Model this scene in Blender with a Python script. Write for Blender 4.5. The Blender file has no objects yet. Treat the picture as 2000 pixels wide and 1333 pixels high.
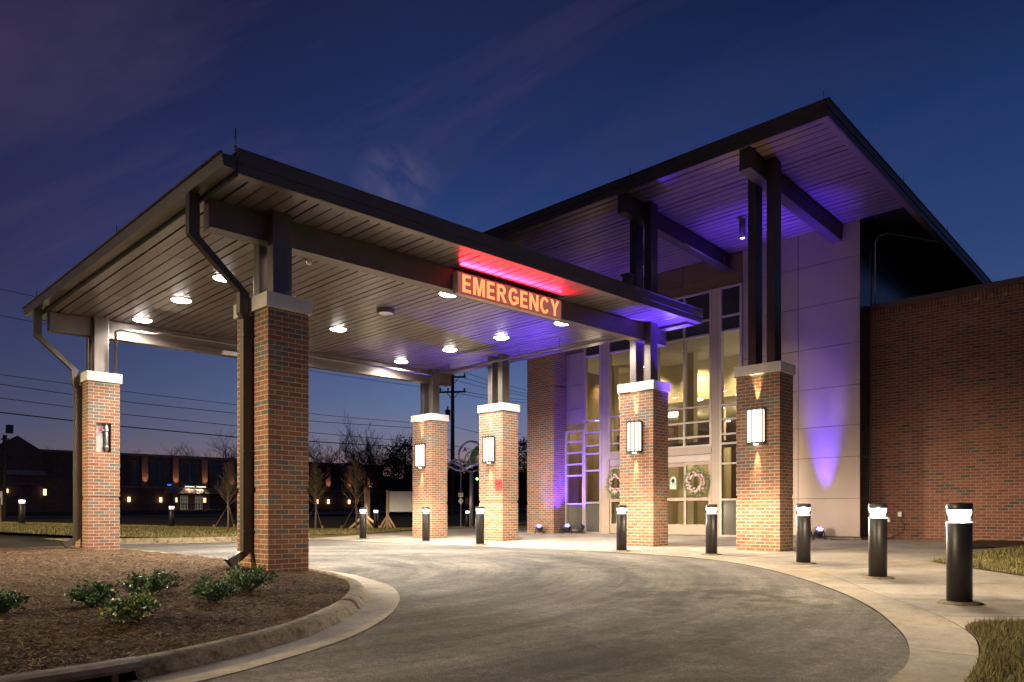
import bpy, bmesh, math, random
from mathutils import Vector, Matrix, geometry
random.seed(7)
SC = bpy.context.scene
COL = SC.collection
# ------------------------------------------------------------------ camera frame
CAM = (-4.721, -9.249, 0.76)
RT = (0.7009, -0.7133)
FW = (0.7133, 0.7009)
FPX = 1435.0
HZ = 1003.0

def ray(px, py):
    u = (px - 1000.0) / FPX
    v = (HZ - py) / FPX
    return (u * RT[0] + FW[0], u * RT[1] + FW[1], v)

def dep(px, py, Z):
    d = ray(px, py)
    return Vector((CAM[0] + Z * d[0], CAM[1] + Z * d[1], CAM[2] + Z * d[2]))

def clamp(v, a=0.0, b=1.0):
    return max(a, min(b, v))

def g(x, y=0.0):
    """height of the paved ground"""
    if x < 9.2:
        return 0.016 * (x - 9.2)
    return min(0.03 * (x - 9.2), 0.145)

def lawn_z(x, y):
    t = clamp((y - 12.0) / 11.0)
    k = 0.14 + 0.035 * clamp(7.6 - x, -14, 14)
    near = g(x) + (0.12 if x < 7.0 else 0.03 + 0.09 * clamp((8.2 - x) / 1.2))
    z = (1 - t) * near + t * k
    Z = (x - CAM[0]) * FW[0] + (y - CAM[1]) * FW[1]
    if Z > 36:
        s = clamp((Z - 36) / 12.0)
        far = 0.5 + 0.025 * max(0, Z - 58) if Z < 150 else 2.8
        z = (1 - s) * z + s * far
    return z

# ------------------------------------------------------------------ tagging
def tag(o, label=None, cat=None, group=None, kind=None):
    if label: o['label'] = label
    if cat: o['category'] = cat
    if group: o['group'] = group
    if kind: o['kind'] = kind
    return o

WLOC = {}

def thing(name, loc, label, cat, group=None, rz=0.0):
    o = bpy.data.objects.new(name, None)
    o.empty_display_size = 0.2
    o.location = loc
    o.rotation_euler = (0, 0, rz)
    COL.objects.link(o)
    WLOC[o.name] = Vector(loc)
    return tag(o, label, cat, group)

class MB:
    """collects geometry for ONE mesh object"""
    def __init__(s):
        s.v = []; s.f = []; s.sm = []
    def quad(s, a, b, c, d, smooth=False):
        n = len(s.v); s.v += [tuple(a), tuple(b), tuple(c), tuple(d)]
        s.f.append((n, n+1, n+2, n+3)); s.sm.append(smooth)
    def tri(s, a, b, c):
        n = len(s.v); s.v += [tuple(a), tuple(b), tuple(c)]
        s.f.append((n, n+1, n+2)); s.sm.append(False)
    def hexa(s, p):
        """p: 8 corners, bottom 4 counter-clockwise then top 4"""
        n = len(s.v); s.v += [tuple(q) for q in p]
        for f in ((3,2,1,0),(4,5,6,7),(0,1,5,4),(1,2,6,5),(2,3,7,6),(3,0,4,7)):
            s.f.append(tuple(n+i for i in f)); s.sm.append(False)
    def box(s, x0, x1, y0, y1, z0, z1):
        s.hexa([(x0,y0,z0),(x1,y0,z0),(x1,y1,z0),(x0,y1,z0),(x0,y0,z1),(x1,y0,z1),(x1,y1,z1),(x0,y1,z1)])
    def sbox(s, x0, x1, y0, y1, zb, zt):
        """box whose bottom and top follow functions of x"""
        s.hexa([(x0,y0,zb(x0)),(x1,y0,zb(x1)),(x1,y1,zb(x1)),(x0,y1,zb(x0)),(x0,y0,zt(x0)),(x1,y0,zt(x1)),(x1,y1,zt(x1)),(x0,y1,zt(x0))])
    def bar(s, a, b, w, h=None, up=(0,0,1)):
        """rectangular bar from a to b"""
        h = h or w
        a = Vector(a); b = Vector(b); d = (b-a).normalized()
        u = Vector(up)
        if abs(d.dot(u)) > 0.95: u = Vector((1,0,0))
        r = d.cross(u).normalized() * (w/2); t = r.cross(d).normalized() * (h/2)
        s.hexa([a-r-t, a+r-t, b+r-t, b-r-t, a-r+t, a+r+t, b+r+t, b-r+t])
    def tube(s, pts, r, n=8, cap=True, smooth=True):
        pts = [Vector(p) for p in pts]
        rs = r if isinstance(r, (list, tuple)) else [r]*len(pts)
        base = len(s.v)
        prev = None
        for i, p in enumerate(pts):
            d = (pts[min(i+1, len(pts)-1)] - pts[max(i-1, 0)])
            if d.length < 1e-9: d = Vector((0,0,1))
            d.normalize()
            if prev is None:
                u = Vector((0,0,1)) if abs(d.z) < 0.9 else Vector((1,0,0))
                prev = d.cross(u).normalized()
            else:
                prev = (prev - d*prev.dot(d))
                if prev.length < 1e-6: prev = d.cross(Vector((0.3,0.5,0.8)))
                prev.normalize()
            q = d.cross(prev)
            for k in range(n):
                a = 2*math.pi*k/n
                s.v.append(tuple(p + (prev*math.cos(a) + q*math.sin(a))*rs[i]))
        for i in range(len(pts)-1):
            for k in range(n):
                a = base+i*n+k; b = base+i*n+(k+1) % n
                s.f.append((a, b, b+n, a+n)); s.sm.append(smooth)
        if cap:
            s.f.append(tuple(base+k for k in reversed(range(n)))); s.sm.append(False)
            e = base+(len(pts)-1)*n
            s.f.append(tuple(e+k for k in range(n))); s.sm.append(False)
    def lathe(s, prof, c=(0,0,0), n=32, smooth=True):
        """prof: (r, z) list turned about a vertical axis"""
        base = len(s.v)
        for r, z in prof:
            for k in range(n):
                a = 2*math.pi*k/n
                s.v.append((c[0]+r*math.cos(a), c[1]+r*math.sin(a), c[2]+z))
        for i in range(len(prof)-1):
            for k in range(n):
                a = base+i*n+k; b = base+i*n+(k+1) % n
                s.f.append((a, b, b+n, a+n)); s.sm.append(smooth)
    def torus(s, c, R, r, ax1, ax2, n=32, m=8, a0=0, a1=2*math.pi):
        c = Vector(c); ax1 = Vector(ax1); ax2 = Vector(ax2)
        pts = [c + ax1*(R*math.cos(a0+(a1-a0)*i/n)) + ax2*(R*math.sin(a0+(a1-a0)*i/n)) for i in range(n+1)]
        s.tube(pts, r, m)
    def ball(s, c, r, sub=1, sq=(1,1,1)):
        bm = bmesh.new(); bmesh.ops.create_icosphere(bm, subdivisions=sub, radius=r)
        n = len(s.v)
        for v in bm.verts: s.v.append((c[0]+v.co.x*sq[0], c[1]+v.co.y*sq[1], c[2]+v.co.z*sq[2]))
        for f in bm.faces: s.f.append(tuple(n+v.index for v in f.verts)); s.sm.append(True)
        bm.free()
    def build(s, name, m, parent=None, origin=None, bevel=0.0, shift=(0,0), flip=False):
        o0 = Vector(origin) if origin is not None else (WLOC[parent.name] if parent is not None else Vector((0,0,0)))
        me = bpy.data.meshes.new(name)
        me.from_pydata([tuple(Vector(p)-o0) for p in s.v], [], s.f)
        me.update()
        uv = me.uv_layers.new(name='UVMap').data
        vs = s.v
        for p in me.polygons:
            nx, ny, nz = abs(p.normal.x), abs(p.normal.y), abs(p.normal.z)
            for li, vi in zip(p.loop_indices, p.vertices):
                w = vs[vi]
                if nz > nx and nz > ny: uv[li].uv = (w[0], w[1])
                elif nx >= ny: uv[li].uv = (w[1]-shift[1], w[2])
                else: uv[li].uv = (w[0]-shift[0]+0.1016, w[2])
        me.polygons.foreach_set('use_smooth', s.sm)
        me.materials.append(m)
        o = bpy.data.objects.new(name, me)
        COL.objects.link(o)
        if parent is not None:
            o.parent = parent
            WLOC[o.name] = o0
            if origin is not None and parent.name in WLOC: o.location = o0 - WLOC[parent.name]
        else:
            o.location = o0
            WLOC[o.name] = o0
        if bevel:
            b = o.modifiers.new('edge', 'BEVEL'); b.width = bevel; b.segments = 2; b.limit_method = 'ANGLE'; b.angle_limit = 0.7
        return o

def lamp(kind, loc, energy, color, target=None, size=0.03, angle=60, blend=0.5, parent=None, sy=None):
    d = bpy.data.lights.new('lamp', kind)
    d.energy = energy; d.color = color
    if kind == 'SPOT':
        d.spot_size = math.radians(angle); d.spot_blend = blend; d.shadow_soft_size = size
    elif kind == 'POINT':
        d.shadow_soft_size = size
    elif kind == 'AREA':
        d.size = size
        if sy: d.shape = 'RECTANGLE'; d.size_y = sy
    o = bpy.data.objects.new('lamp', d)
    o.location = loc
    if target is not None:
        o.rotation_euler = (Vector(target)-Vector(loc)).to_track_quat('-Z', 'Y').to_euler()
    COL.objects.link(o)
    if parent is not None:
        o.location = Vector(loc) - WLOC[parent.name]
        o.parent = parent
    return o

def copy_tree(o, parent=None):
    c = o.copy(); COL.objects.link(c)
    if parent is not None: c.parent = parent
    if o.name in WLOC: WLOC[c.name] = WLOC[o.name].copy()
    for ch in list(o.children): copy_tree(ch, c)
    return c

# ------------------------------------------------------------------ materials
class NT:
    def __init__(s, name):
        s.m = bpy.data.materials.new(name); s.m.use_nodes = True
        s.t = s.m.node_tree; s.t.nodes.clear()
        s.out = s.t.nodes.new('ShaderNodeOutputMaterial')
    def n(s, typ, **kw):
        x = s.t.nodes.new('ShaderNode'+typ)
        for k, v in kw.items():
            if k.startswith('i_'):
                x.inputs[k[2:].replace('_', ' ')].default_value = v
            else: setattr(x, k, v)
        return x
    def l(s, a, b): s.t.links.new(a, b)
    def ramp(s, fac, stops, mode='LINEAR'):
        r = s.n('ValToRGB'); cr = r.color_ramp; cr.interpolation = mode
        while len(cr.elements) < len(stops): cr.elements.new(0.5)
        for e, (p, c) in zip(cr.elements, stops):
            e.position = p; e.color = (c[0], c[1], c[2], 1)
        s.l(fac, r.inputs['Fac']); return r.outputs['Color']
    def noise(s, vec, scale, detail=4, rough=0.55):
        x = s.n('TexNoise'); x.inputs['Scale'].default_value = scale
        x.inputs['Detail'].default_value = detail; x.inputs['Roughness'].default_value = rough
        if vec is not None: s.l(vec, x.inputs['Vector'])
        return x.outputs['Fac']
    def mix(s, fac, a, b, blend='MIX'):
        x = s.n('Mix', data_type='RGBA', blend_type=blend)
        for sock, v in ((x.inputs[0], fac), (x.inputs[6], a), (x.inputs[7], b)):
            if hasattr(v, 'default_value') or hasattr(v, 'is_linked'): s.l(v, sock)
            else: sock.default_value = v if isinstance(v, (int, float)) else (v[0], v[1], v[2], 1)
        return x.outputs[2]
    def math(s, op, a, b=None):
        x = s.n('Math', operation=op)
        for i, v in enumerate((a, b)):
            if v is None: continue
            if isinstance(v, (int, float)): x.inputs[i].default_value = v
            else: s.l(v, x.inputs[i])
        return x.outputs[0]
    def bump(s, h, strength=0.3, dist=0.01):
        b = s.n('Bump'); b.inputs['Strength'].default_value = strength; b.inputs['Distance'].default_value = dist
        s.l(h, b.inputs['Height']); return b.outputs['Normal']
    def bsdf(s, col, rough=0.5, metal=0.0, normal=None, spec=0.5, coat=0.0):
        p = s.n('BsdfPrincipled')
        for nm, v in (('Base Color', col), ('Roughness', rough), ('Metallic', metal)):
            if isinstance(v, (int, float)): p.inputs[nm].default_value = v
            elif isinstance(v, tuple): p.inputs[nm].default_value = (v[0], v[1], v[2], 1)
            else: s.l(v, p.inputs[nm])
        p.inputs['Specular IOR Level'].default_value = spec
        p.inputs['Coat Weight'].default_value = coat
        if normal is not None: s.l(normal, p.inputs['Normal'])
        s.l(p.outputs[0], s.out.inputs[0]); return p

def m_plain(name, c, rough=0.5, metal=0.0, var=0.25, scale=6.0, bump=0.0, spec=0.5, rvar=0.1, stretch=None):
    t = NT(name)
    co = t.n('TexCoord').outputs['Object']
    if stretch:
        mp = t.n('Mapping'); mp.inputs['Scale'].default_value = stretch; t.l(co, mp.inputs['Vector']); co = mp.outputs[0]
    nz = t.noise(co, scale, 5)
    col = t.ramp(nz, [(0.3, tuple(k*(1-var) for k in c)), (0.7, tuple(k*(1+var) for k in c))])
    rr = t.n('MapRange'); rr.inputs['To Min'].default_value = max(0.02, rough-rvar); rr.inputs['To Max'].default_value = min(1, rough+rvar)
    t.l(t.noise(co, scale*2.3, 4), rr.inputs['Value'])
    nm = t.bump(t.noise(co, scale*14, 3), bump, 0.004) if bump else None
    t.bsdf(col, rr.outputs[0], metal, nm, spec)
    return t.m

def m_emit(name, c, s):
    t = NT(name); e = t.n('Emission'); e.inputs[0].default_value = (c[0], c[1], c[2], 1); e.inputs[1].default_value = s
    t.l(e.outputs[0], t.out.inputs[0]); return t.m

def m_brick(name, reds, dark, mortar, darkness=0.72, soldier=False):
    t = NT(name)
    uv = t.n('UVMap').outputs[0]
    if soldier:
        mp = t.n('Mapping'); mp.inputs['Rotation'].default_value = (0, 0, math.pi/2); t.l(uv, mp.inputs['Vector']); uv = mp.outputs[0]
    # break up perfectly straight edges a little
    ns = t.n('TexNoise'); ns.inputs['Scale'].default_value = 60; t.l(uv, ns.inputs['Vector'])
    sub = t.n('VectorMath', operation='SUBTRACT'); t.l(ns.outputs['Color'], sub.inputs[0]); sub.inputs[1].default_value = (.5, .5, .5)
    sc = t.n('VectorMath', operation='SCALE'); t.l(sub.outputs[0], sc.inputs[0]); sc.inputs['Scale'].default_value = 0.004
    ad = t.n('VectorMath', operation='ADD'); t.l(uv, ad.inputs[0]); t.l(sc.outputs[0], ad.inputs[1])
    b = t.n('TexBrick'); t.l(ad.outputs[0], b.inputs['Vector'])
    b.offset = 0.0 if soldier else 0.5; b.offset_frequency = 2; b.squash = 1.0
    b.inputs['Color1'].default_value = (0, 0, 0, 1); b.inputs['Color2'].default_value = (1, 1, 1, 1)
    b.inputs['Mortar'].default_value = (0.5, 0.5, 0.5, 1)
    b.inputs['Scale'].default_value = 1.0; b.inputs['Mortar Size'].default_value = 0.0062
    b.inputs['Mortar Smooth'].default_value = 0.15; b.inputs['Bias'].default_value = 0.0
    b.inputs['Brick Width'].default_value = 0.2032; b.inputs['Row Height'].default_value = 0.0677
    d = darkness
    bc = t.ramp(b.outputs['Color'], [(0.0, reds[0]), (0.28, reds[1]), (0.5, reds[2]), (d-0.02, reds[0]), (d, dark), (1.0, tuple(k*1.25 for k in dark))])
    fn = t.noise(uv, 45, 4, 0.7)
    bc = t.mix(1.0, bc, t.ramp(fn, [(0.25, (.72, .72, .72)), (0.75, (1.22, 1.22, 1.22))]), 'MULTIPLY')
    big = t.noise(uv, 1.3, 3)
    bc = t.mix(1.0, bc, t.ramp(big, [(0.3, (.86, .86, .86)), (0.7, (1.1, 1.1, 1.1))]), 'MULTIPLY')
    mc = t.mix(1.0, mortar, t.ramp(t.noise(uv, 90, 3), [(0.3, (.75, .75, .75)), (0.7, (1.15, 1.15, 1.15))]), 'MULTIPLY')
    # pale mortar wash low on the wall
    sx = t.n('SeparateXYZ'); t.l(uv, sx.inputs[0])
    col = t.mix(b.outputs['Fac'], bc, mc)
    wash = t.math('MULTIPLY', t.math('GREATER_THAN', t.noise(uv, 5.5, 5, 0.65), 0.62), t.math('LESS_THAN', sx.outputs[1], 0.26))
    col = t.mix(t.math('MULTIPLY', wash, 0.35), col, (0.5, 0.47, 0.42))
    h = t.math('ADD', t.math('MULTIPLY', b.outputs['Fac'], -1.0), t.math('MULTIPLY', fn, 0.35))
    t.bsdf(col, 0.85, 0.0, t.bump(h, 0.7, 0.006), 0.25)
    return t.m

M = {}
REDS = [(.25, .108, .066), (.20, .086, .056), (.29, .142, .088)]
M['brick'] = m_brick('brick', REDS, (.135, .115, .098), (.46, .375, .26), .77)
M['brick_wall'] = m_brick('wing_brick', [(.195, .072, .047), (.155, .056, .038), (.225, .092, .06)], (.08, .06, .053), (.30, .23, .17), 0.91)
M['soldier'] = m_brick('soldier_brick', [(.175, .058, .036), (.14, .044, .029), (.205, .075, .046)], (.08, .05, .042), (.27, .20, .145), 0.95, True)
M['cap'] = m_plain('cast_stone', (.66, .62, .55), .75, 0, .09, 5, .15, .3)
M['bronze'] = m_plain('dark_bronze_paint', (.055, .043, .037), .42, .35, .15, 3, .02, .5, .08)
M['fascia'] = m_plain('bronze_fascia_metal', (.085, .067, .057), .5, .2, .12, 2, 0, .5, .06)
M['fascia_unlit'] = m_plain('unlit_fascia_metal', (.045, .035, .03), .5, .2, .12, 2, 0, .5, .06)  # darker copy of the canopy fascia: missing light up there put into colour
M['gutter'] = m_plain('gutter_metal', (.075, .06, .043), .42, .2, .12, 2, 0, .5, .06)
M['post'] = m_plain('steel_post_paint', (.13, .108, .095), .36, .55, .15, 7, .03, .5, .1, (1, 1, .15))
M['postdark'] = m_plain('dark_steel_post_paint', (.05, .04, .035), .4, .45, .15, 7, .03, .5, .1, (1, 1, .15))
M['beam'] = m_plain('beam_paint', (.125, .1, .088), .42, .3, .12, 3, .02, .5, .08)
M['soffit'] = m_plain('bronze_soffit_panel', (.188, .155, .142), .34, .5, .13, 3.0, 0, .5, .1, (2.5, .25, 1))
M['soffit_up'] = m_plain('upper_soffit_panel', (.17, .125, .11), .42, .4, .1, 3.0, 0, .5, .1, (2.5, .25, 1))
M['groove'] = m_plain('soffit_groove', (.012, .01, .009), .8)
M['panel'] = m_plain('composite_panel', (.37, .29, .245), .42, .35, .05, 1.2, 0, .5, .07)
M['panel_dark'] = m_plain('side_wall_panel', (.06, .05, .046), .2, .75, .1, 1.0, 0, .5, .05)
M['frieze'] = m_plain('frieze_panel', (.17, .105, .075), .45, .3, .08, 1.5, 0, .5, .06)
M['joint'] = m_plain('panel_joint', (.02, .017, .016), .7)
M['frame'] = m_plain('champagne_window_frame', (.48, .40, .35), .38, .4, .06, 3, 0, .5, .06)
M['doorframe'] = m_plain('tan_door_frame', (.38, .295, .23), .45, .2, .06, 3, 0, .5, .06)
M['spandrel'] = m_plain('spandrel_glass', (.035, .033, .036), .12, .1, .1, 1, 0, .6, .04)
M['frosted'] = m_plain('opaque_base_glass', (.11, .105, .085), .16, .1, .1, 1, 0, .6, .04)
M['black'] = m_plain('black_plastic', (.02, .02, .022), .5, 0, .2, 8)
M['iron'] = m_plain('galvanised_steel', (.45, .44, .42), .4, .8, .15, 10)
M['castiron'] = m_plain('rusty_cast_iron', (.09, .05, .035), .7, .3, .35, 12, .3)
M['bollard'] = m_plain('black_bollard_paint', (.02, .0165, .0165), .42, .25, .15, 5, .02, .5, .08)
M['white'] = m_plain('white_enamel', (.75, .73, .7), .5, 0, .05, 5)
M['wood'] = m_plain('raw_lumber', (.27, .18, .105), .8, 0, .25, 6, .1, .3, .1, (1, 1, .2))
M['bark'] = m_plain('grey_bark', (.16, .12, .09), .9, 0, .3, 20, .3, .2)
M['barkdark'] = m_plain('dark_bark', (.05, .038, .032), .9, 0, .3, 20, .2, .2)
M['twig'] = m_plain('brown_twigs', (.24, .17, .10), .9, 0, .3, 4, 0, .2)
M['evergreen'] = m_plain('dark_evergreen', (.022, .024, .02), .8, 0, .4, 2, 0, .2)
M['pole'] = m_plain('utility_pole_wood', (.065, .045, .04), .9, 0, .3, 8, .2, .2)
M['wire'] = m_plain('cable', (.012, .011, .012), .7)
M['red'] = m_plain('red_plastic', (.75, .05, .05), .4, 0, .1, 8)
M['lobbywall'] = m_plain('lobby_paint', (.62, .52, .30), .8, 0, .04, 2)
M['lobbydark'] = m_plain('lobby_wood_panel', (.14, .085, .045), .5, 0, .25, 3, 0, .4, .1, (1, 1, .1))
M['lobbyfloor'] = m_plain('lobby_floor', (.25, .2, .15), .3, 0, .15, 2)
M['ceiling'] = m_plain('lobby_ceiling_tile', (.6, .55, .42), .9, 0, .05, 2)
M['rod'] = m_plain('copper_rod', (.3, .27, .25), .4, .9)
M['lit_disc'] = m_emit('downlight_glow', (1, .96, .9), 60)
M['lit_lobby'] = m_emit('lobby_light_glow', (1, .93, .75), 9)
M['sconce_glow'] = m_emit('sconce_tube_glow', (1, .9, .76), 3.0)

M['letter'] = m_emit('letter_face_glow', (1.0, .35, .13), 1.5)
M['letter_red'] = m_emit('letter_edge_glow', (1.0, .07, .06), .62)
M['far_lamp'] = m_emit('far_lamp_glow', (1, .68, .32), 3.0)
M['led_blue'] = m_emit('blue_led_glow', (.10, .06, 1.0), 22)
M['green_lens'] = m_emit('green_signal_glow', (.35, 1, .25), 6)
M['led_dead'] = m_plain('unlit_lens', (.03, .03, .04), .15, 0)

def m_inner(name, fac, st):
    t = NT(name); tr = t.n('BsdfTransparent'); e = t.n('Emission'); e.inputs[0].default_value = (1, .93, .82, 1); e.inputs[1].default_value = st
    mx = t.n('MixShader'); mx.inputs[0].default_value = fac; t.l(tr.outputs[0], mx.inputs[1]); t.l(e.outputs[0], mx.inputs[2]); t.l(mx.outputs[0], t.out.inputs[0]); return t.m
M['lens_inner'] = m_inner('lens_diffuser', .7, 1.5)
M['bollard_glow'] = m_inner('bollard_lamp_glow', .6, 7.0)
M['rim_glow'] = m_emit('lens_rim_glow', (1, .94, .84), 2.0)
def m_glass(name, tint, refl=1.0):
    t = NT(name)
    tr = t.n('BsdfTransparent'); tr.inputs[0].default_value = (tint[0], tint[1], tint[2], 1)
    gl = t.n('BsdfGlossy'); gl.inputs[0].default_value = (.9, .92, .95, 1); gl.inputs['Roughness'].default_value = 0.015
    fr = t.n('Fresnel'); fr.inputs[0].default_value = 1.55
    nz = t.noise(t.n('TexCoord').outputs['Object'], 1.2, 1)
    bn = t.bump(nz, 0.04, 0.02); t.l(bn, gl.inputs['Normal'])
    f = t.math('MULTIPLY', t.math('ADD', fr.outputs[0], 0.04), refl)
    mx = t.n('MixShader'); t.l(f, mx.inputs[0]); t.l(tr.outputs[0], mx.inputs[1]); t.l(gl.outputs[0], mx.inputs[2])
    t.l(mx.outputs[0], t.out.inputs[0]); return t.m
M['glass'] = m_glass('window_glass', (.62, .62, .58))
M['lens'] = m_glass('clear_lens', (.9, .9, .9))

def m_asphalt():
    t = NT('asphalt'); co = t.n('TexCoord').outputs['Object']
    fine = t.noise(co, 70, 4, 0.75); mid = t.noise(co, 7, 5, .65)
    # wear follows the turning traffic: distance and bearing from the middle of the bend
    sx = t.n('SeparateXYZ'); t.l(co, sx.inputs[0])
    dx = t.math('SUBTRACT', sx.outputs[0], -.4); dy = t.math('SUBTRACT', sx.outputs[1], 2.0)
    r = t.math('SQRT', t.math('ADD', t.math('MULTIPLY', dx, dx), t.math('MULTIPLY', dy, dy))); a = t.math('ARCTAN2', dy, dx)
    cb = t.n('CombineXYZ'); t.l(t.math('MULTIPLY', r, 1.15), cb.inputs[0]); t.l(t.math('MULTIPLY', a, 1.1), cb.inputs[1])
    band = t.noise(cb.outputs[0], 1.25, 6, .6)
    big = t.noise(co, .42, 6, 0.62)
    f = t.math('ADD', t.math('MULTIPLY', band, .55), t.math('MULTIPLY', big, .45))
    base = t.ramp(f, [(0.36, (.082, .074, .067)), (0.45, (.134, .121, .108)), (0.53, (.190, .171, .149)), (.63, (.27, .242, .202))])
    base = t.mix(1.0, base, t.ramp(mid, [(.32, (.80,)*3), (.68, (1.15,)*3)]), 'MULTIPLY')
    base = t.mix(1.0, base, t.ramp(t.noise(co, 24, 5, .7), [(.32, (.74,)*3), (.66, (1.2,)*3)]), 'MULTIPLY')
    cb2 = t.n('CombineXYZ'); t.l(t.math('MULTIPLY', r, 7.0), cb2.inputs[0]); t.l(t.math('MULTIPLY', a, 1.6), cb2.inputs[1])
    base = t.mix(1.0, base, t.ramp(t.noise(cb2.outputs[0], 1.0, 5, .6), [(.34, (.86,)*3), (.6, (1.1,)*3)]), 'MULTIPLY')
    # damp, oily patches near the outer edge
    for (px, py, rad, dark) in ((2.3, -5.4, 2.0, .7), (4.6, -2.2, 1.7, .35), (-.4, -6.4, 1.9, .4), (4.4, 3.4, 2.4, .25), (5.4, .6, 1.6, .25)):
        vd = t.n('VectorMath', operation='DISTANCE'); t.l(co, vd.inputs[0]); vd.inputs[1].default_value = (px, py, g(px))
        mr = t.n('MapRange'); mr.inputs['From Min'].default_value = rad; mr.inputs['From Max'].default_value = rad*.25; t.l(vd.outputs['Value'], mr.inputs['Value'])
        nz = t.ramp(t.noise(co, 2.3, 5, .65), [(.45, (0, 0, 0)), (.55, (1, 1, 1))])
        base = t.mix(t.math('MULTIPLY', t.math('MULTIPLY', mr.outputs[0], nz), dark), base, (.045, .038, .034))
    sp = t.ramp(fine, [(0.3, (.5, .5, .5)), (0.52, (1, 1, 1)), (0.75, (1.6, 1.58, 1.5))])
    col = t.mix(1.0, base, sp, 'MULTIPLY')
    vo = t.n('TexVoronoi'); vo.inputs['Scale'].default_value = 95; t.l(co, vo.inputs['Vector'])
    h = t.math('ADD', t.math('MULTIPLY', vo.outputs['Distance'], .8), fine)
    t.bsdf(col, .93, 0, t.bump(h, .9, .01), .12)
    return t.m
M['asphalt'] = m_asphalt()

def m_concrete(name, c, stain=.5, warm=(.62, .42, .16), grime=0):
    t = NT(name); co = t.n('TexCoord').outputs['Object']
    big = t.noise(co, .9, 5, .6); fine = t.noise(co, 55, 4, .7); mid = t.noise(co, 5, 4, .6)
    col = t.ramp(big, [(0.32, tuple(k*.72 for k in c)), (0.68, tuple(k*1.12 for k in c))])
    col = t.mix(1.0, col, t.ramp(fine, [(0.3, (.85,)*3), (0.7, (1.12,)*3)]), 'MULTIPLY')
    col = t.mix(1.0, col, t.ramp(mid, [(0.3, (.88,)*3), (0.7, (1.07,)*3)]), 'MULTIPLY')
    if grime:
        gr = t.ramp(t.noise(co, 6.5, 7, .7), [(.36, (.42, .36, .30)), (.52, (.95, .95, .95)), (.7, (1.1, 1.1, 1.1))])
        col = t.mix(grime, col, t.mix(1.0, col, gr, 'MULTIPLY'))
        col = t.mix(grime, col, t.mix(1.0, col, t.ramp(t.noise(co, 38, 4, .75), [(.35, (.6,)*3), (.6, (1.1,)*3)]), 'MULTIPLY'))
    st = t.ramp(t.noise(co, .7, 4, .6), [(.52, (0, 0, 0)), (.7, (1, 1, 1))])
    col = t.mix(t.math('MULTIPLY', st, stain), col, t.mix(1.0, col, warm, 'MULTIPLY'))
    t.bsdf(col, .88, 0, t.bump(fine, .3, .003), .2)
    return t.m
M['walk'] = m_concrete('walk_concrete', (.44, .385, .315), .5, (1.0, .82, .5), .25)
M['apron'] = m_concrete('apron_concrete', (.43, .36, .27), .7, (.95, .76, .45), .35)
M['kerb'] = m_concrete('kerb_concrete', (.31, .25, .17), .7, (.55, .45, .35), 1.0)

def m_mulch():
    t = NT('mulch'); co = t.n('TexCoord').outputs['Object']
    mp = t.n('Mapping'); mp.inputs['Scale'].default_value = (1, 2.2, 1); t.l(co, mp.inputs['Vector'])
    a = t.noise(mp.outputs[0], 28, 6, .75); b = t.noise(co, 1.2, 4, .6)
    col = t.ramp(a, [(.3, (.03, .018, .010)), (.5, (.10, .062, .034)), (.68, (.24, .15, .085))])
    col = t.mix(1.0, col, t.ramp(b, [(.35, (.7, .68, .65)), (.65, (1.3, 1.2, 1.1))]), 'MULTIPLY')
    col = t.mix(1.0, col, t.ramp(t.noise(co, 8, 5, .7), [(.34, (.5,)*3), (.66, (1.35,)*3)]), 'MULTIPLY')
    t.bsdf(col, .95, 0, t.bump(t.math('ADD', a, t.math('MULTIPLY', t.noise(co, 8, 5, .7), 1.5)), 1.0, .035), .15); return t.m
M['mulch'] = m_mulch()
def m_chip():
    t = NT('mulch_chip'); gi = t.n('NewGeometry')
    col = t.ramp(gi.outputs['Random Per Island'], [(0, (.045, .026, .014)), (.45, (.115, .07, .038)), (.85, (.21, .135, .074)), (1, (.36, .25, .15))])
    t.bsdf(col, .9, 0, None, .2); return t.m
M['chip'] = m_chip()
def m_grass(name, a, b, c):
    t = NT(name); gi = t.n('NewGeometry')
    col = t.ramp(gi.outputs['Random Per Island'], [(0, a), (.5, b), (1, c)])
    t.bsdf(col, .8, 0, None, .25); return t.m
M['blade'] = m_grass('grass_blade', (.075, .082, .026), (.18, .15, .052), (.31, .25, .105))
def m_lawn():
    t = NT('dormant_lawn'); co = t.n('TexCoord').outputs['Object']
    a = t.noise(co, 30, 5, .7); b = t.noise(co, .6, 4, .6)
    col = t.ramp(a, [(.3, (.06, .048, .018)), (.7, (.19, .15, .06))])
    col = t.mix(1.0, col, t.ramp(b, [(.3, (.7, .7, .7)), (.7, (1.2, 1.2, 1.1))]), 'MULTIPLY')
    t.bsdf(col, .95, 0, t.bump(a, .8, .03), .15); return t.m
M['lawn'] = m_lawn()
M['earth'] = m_plain('dark_verge', (.05, .042, .03), .95, 0, .35, .8, .3, .1)
def m_leaf(name, k):
    t = NT(name); gi = t.n('NewGeometry')
    col = t.ramp(gi.outputs['Random Per Island'], [(0, (.03, .075, .02)), (.55, (.07, .15, .03)), (1-.16*k, (.12, .22, .04)), (1-.05*k, (.34, .36, .04)), (1, (.42, .40, .06) if k > .5 else (.14, .24, .05))])
    t.bsdf(col, .38, 0, None, .5); return t.m
M['leaf'] = m_leaf('shrub_leaf', .12); M['leaf_yellow'] = m_leaf('yellow_tipped_leaf', 1.7)

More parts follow.
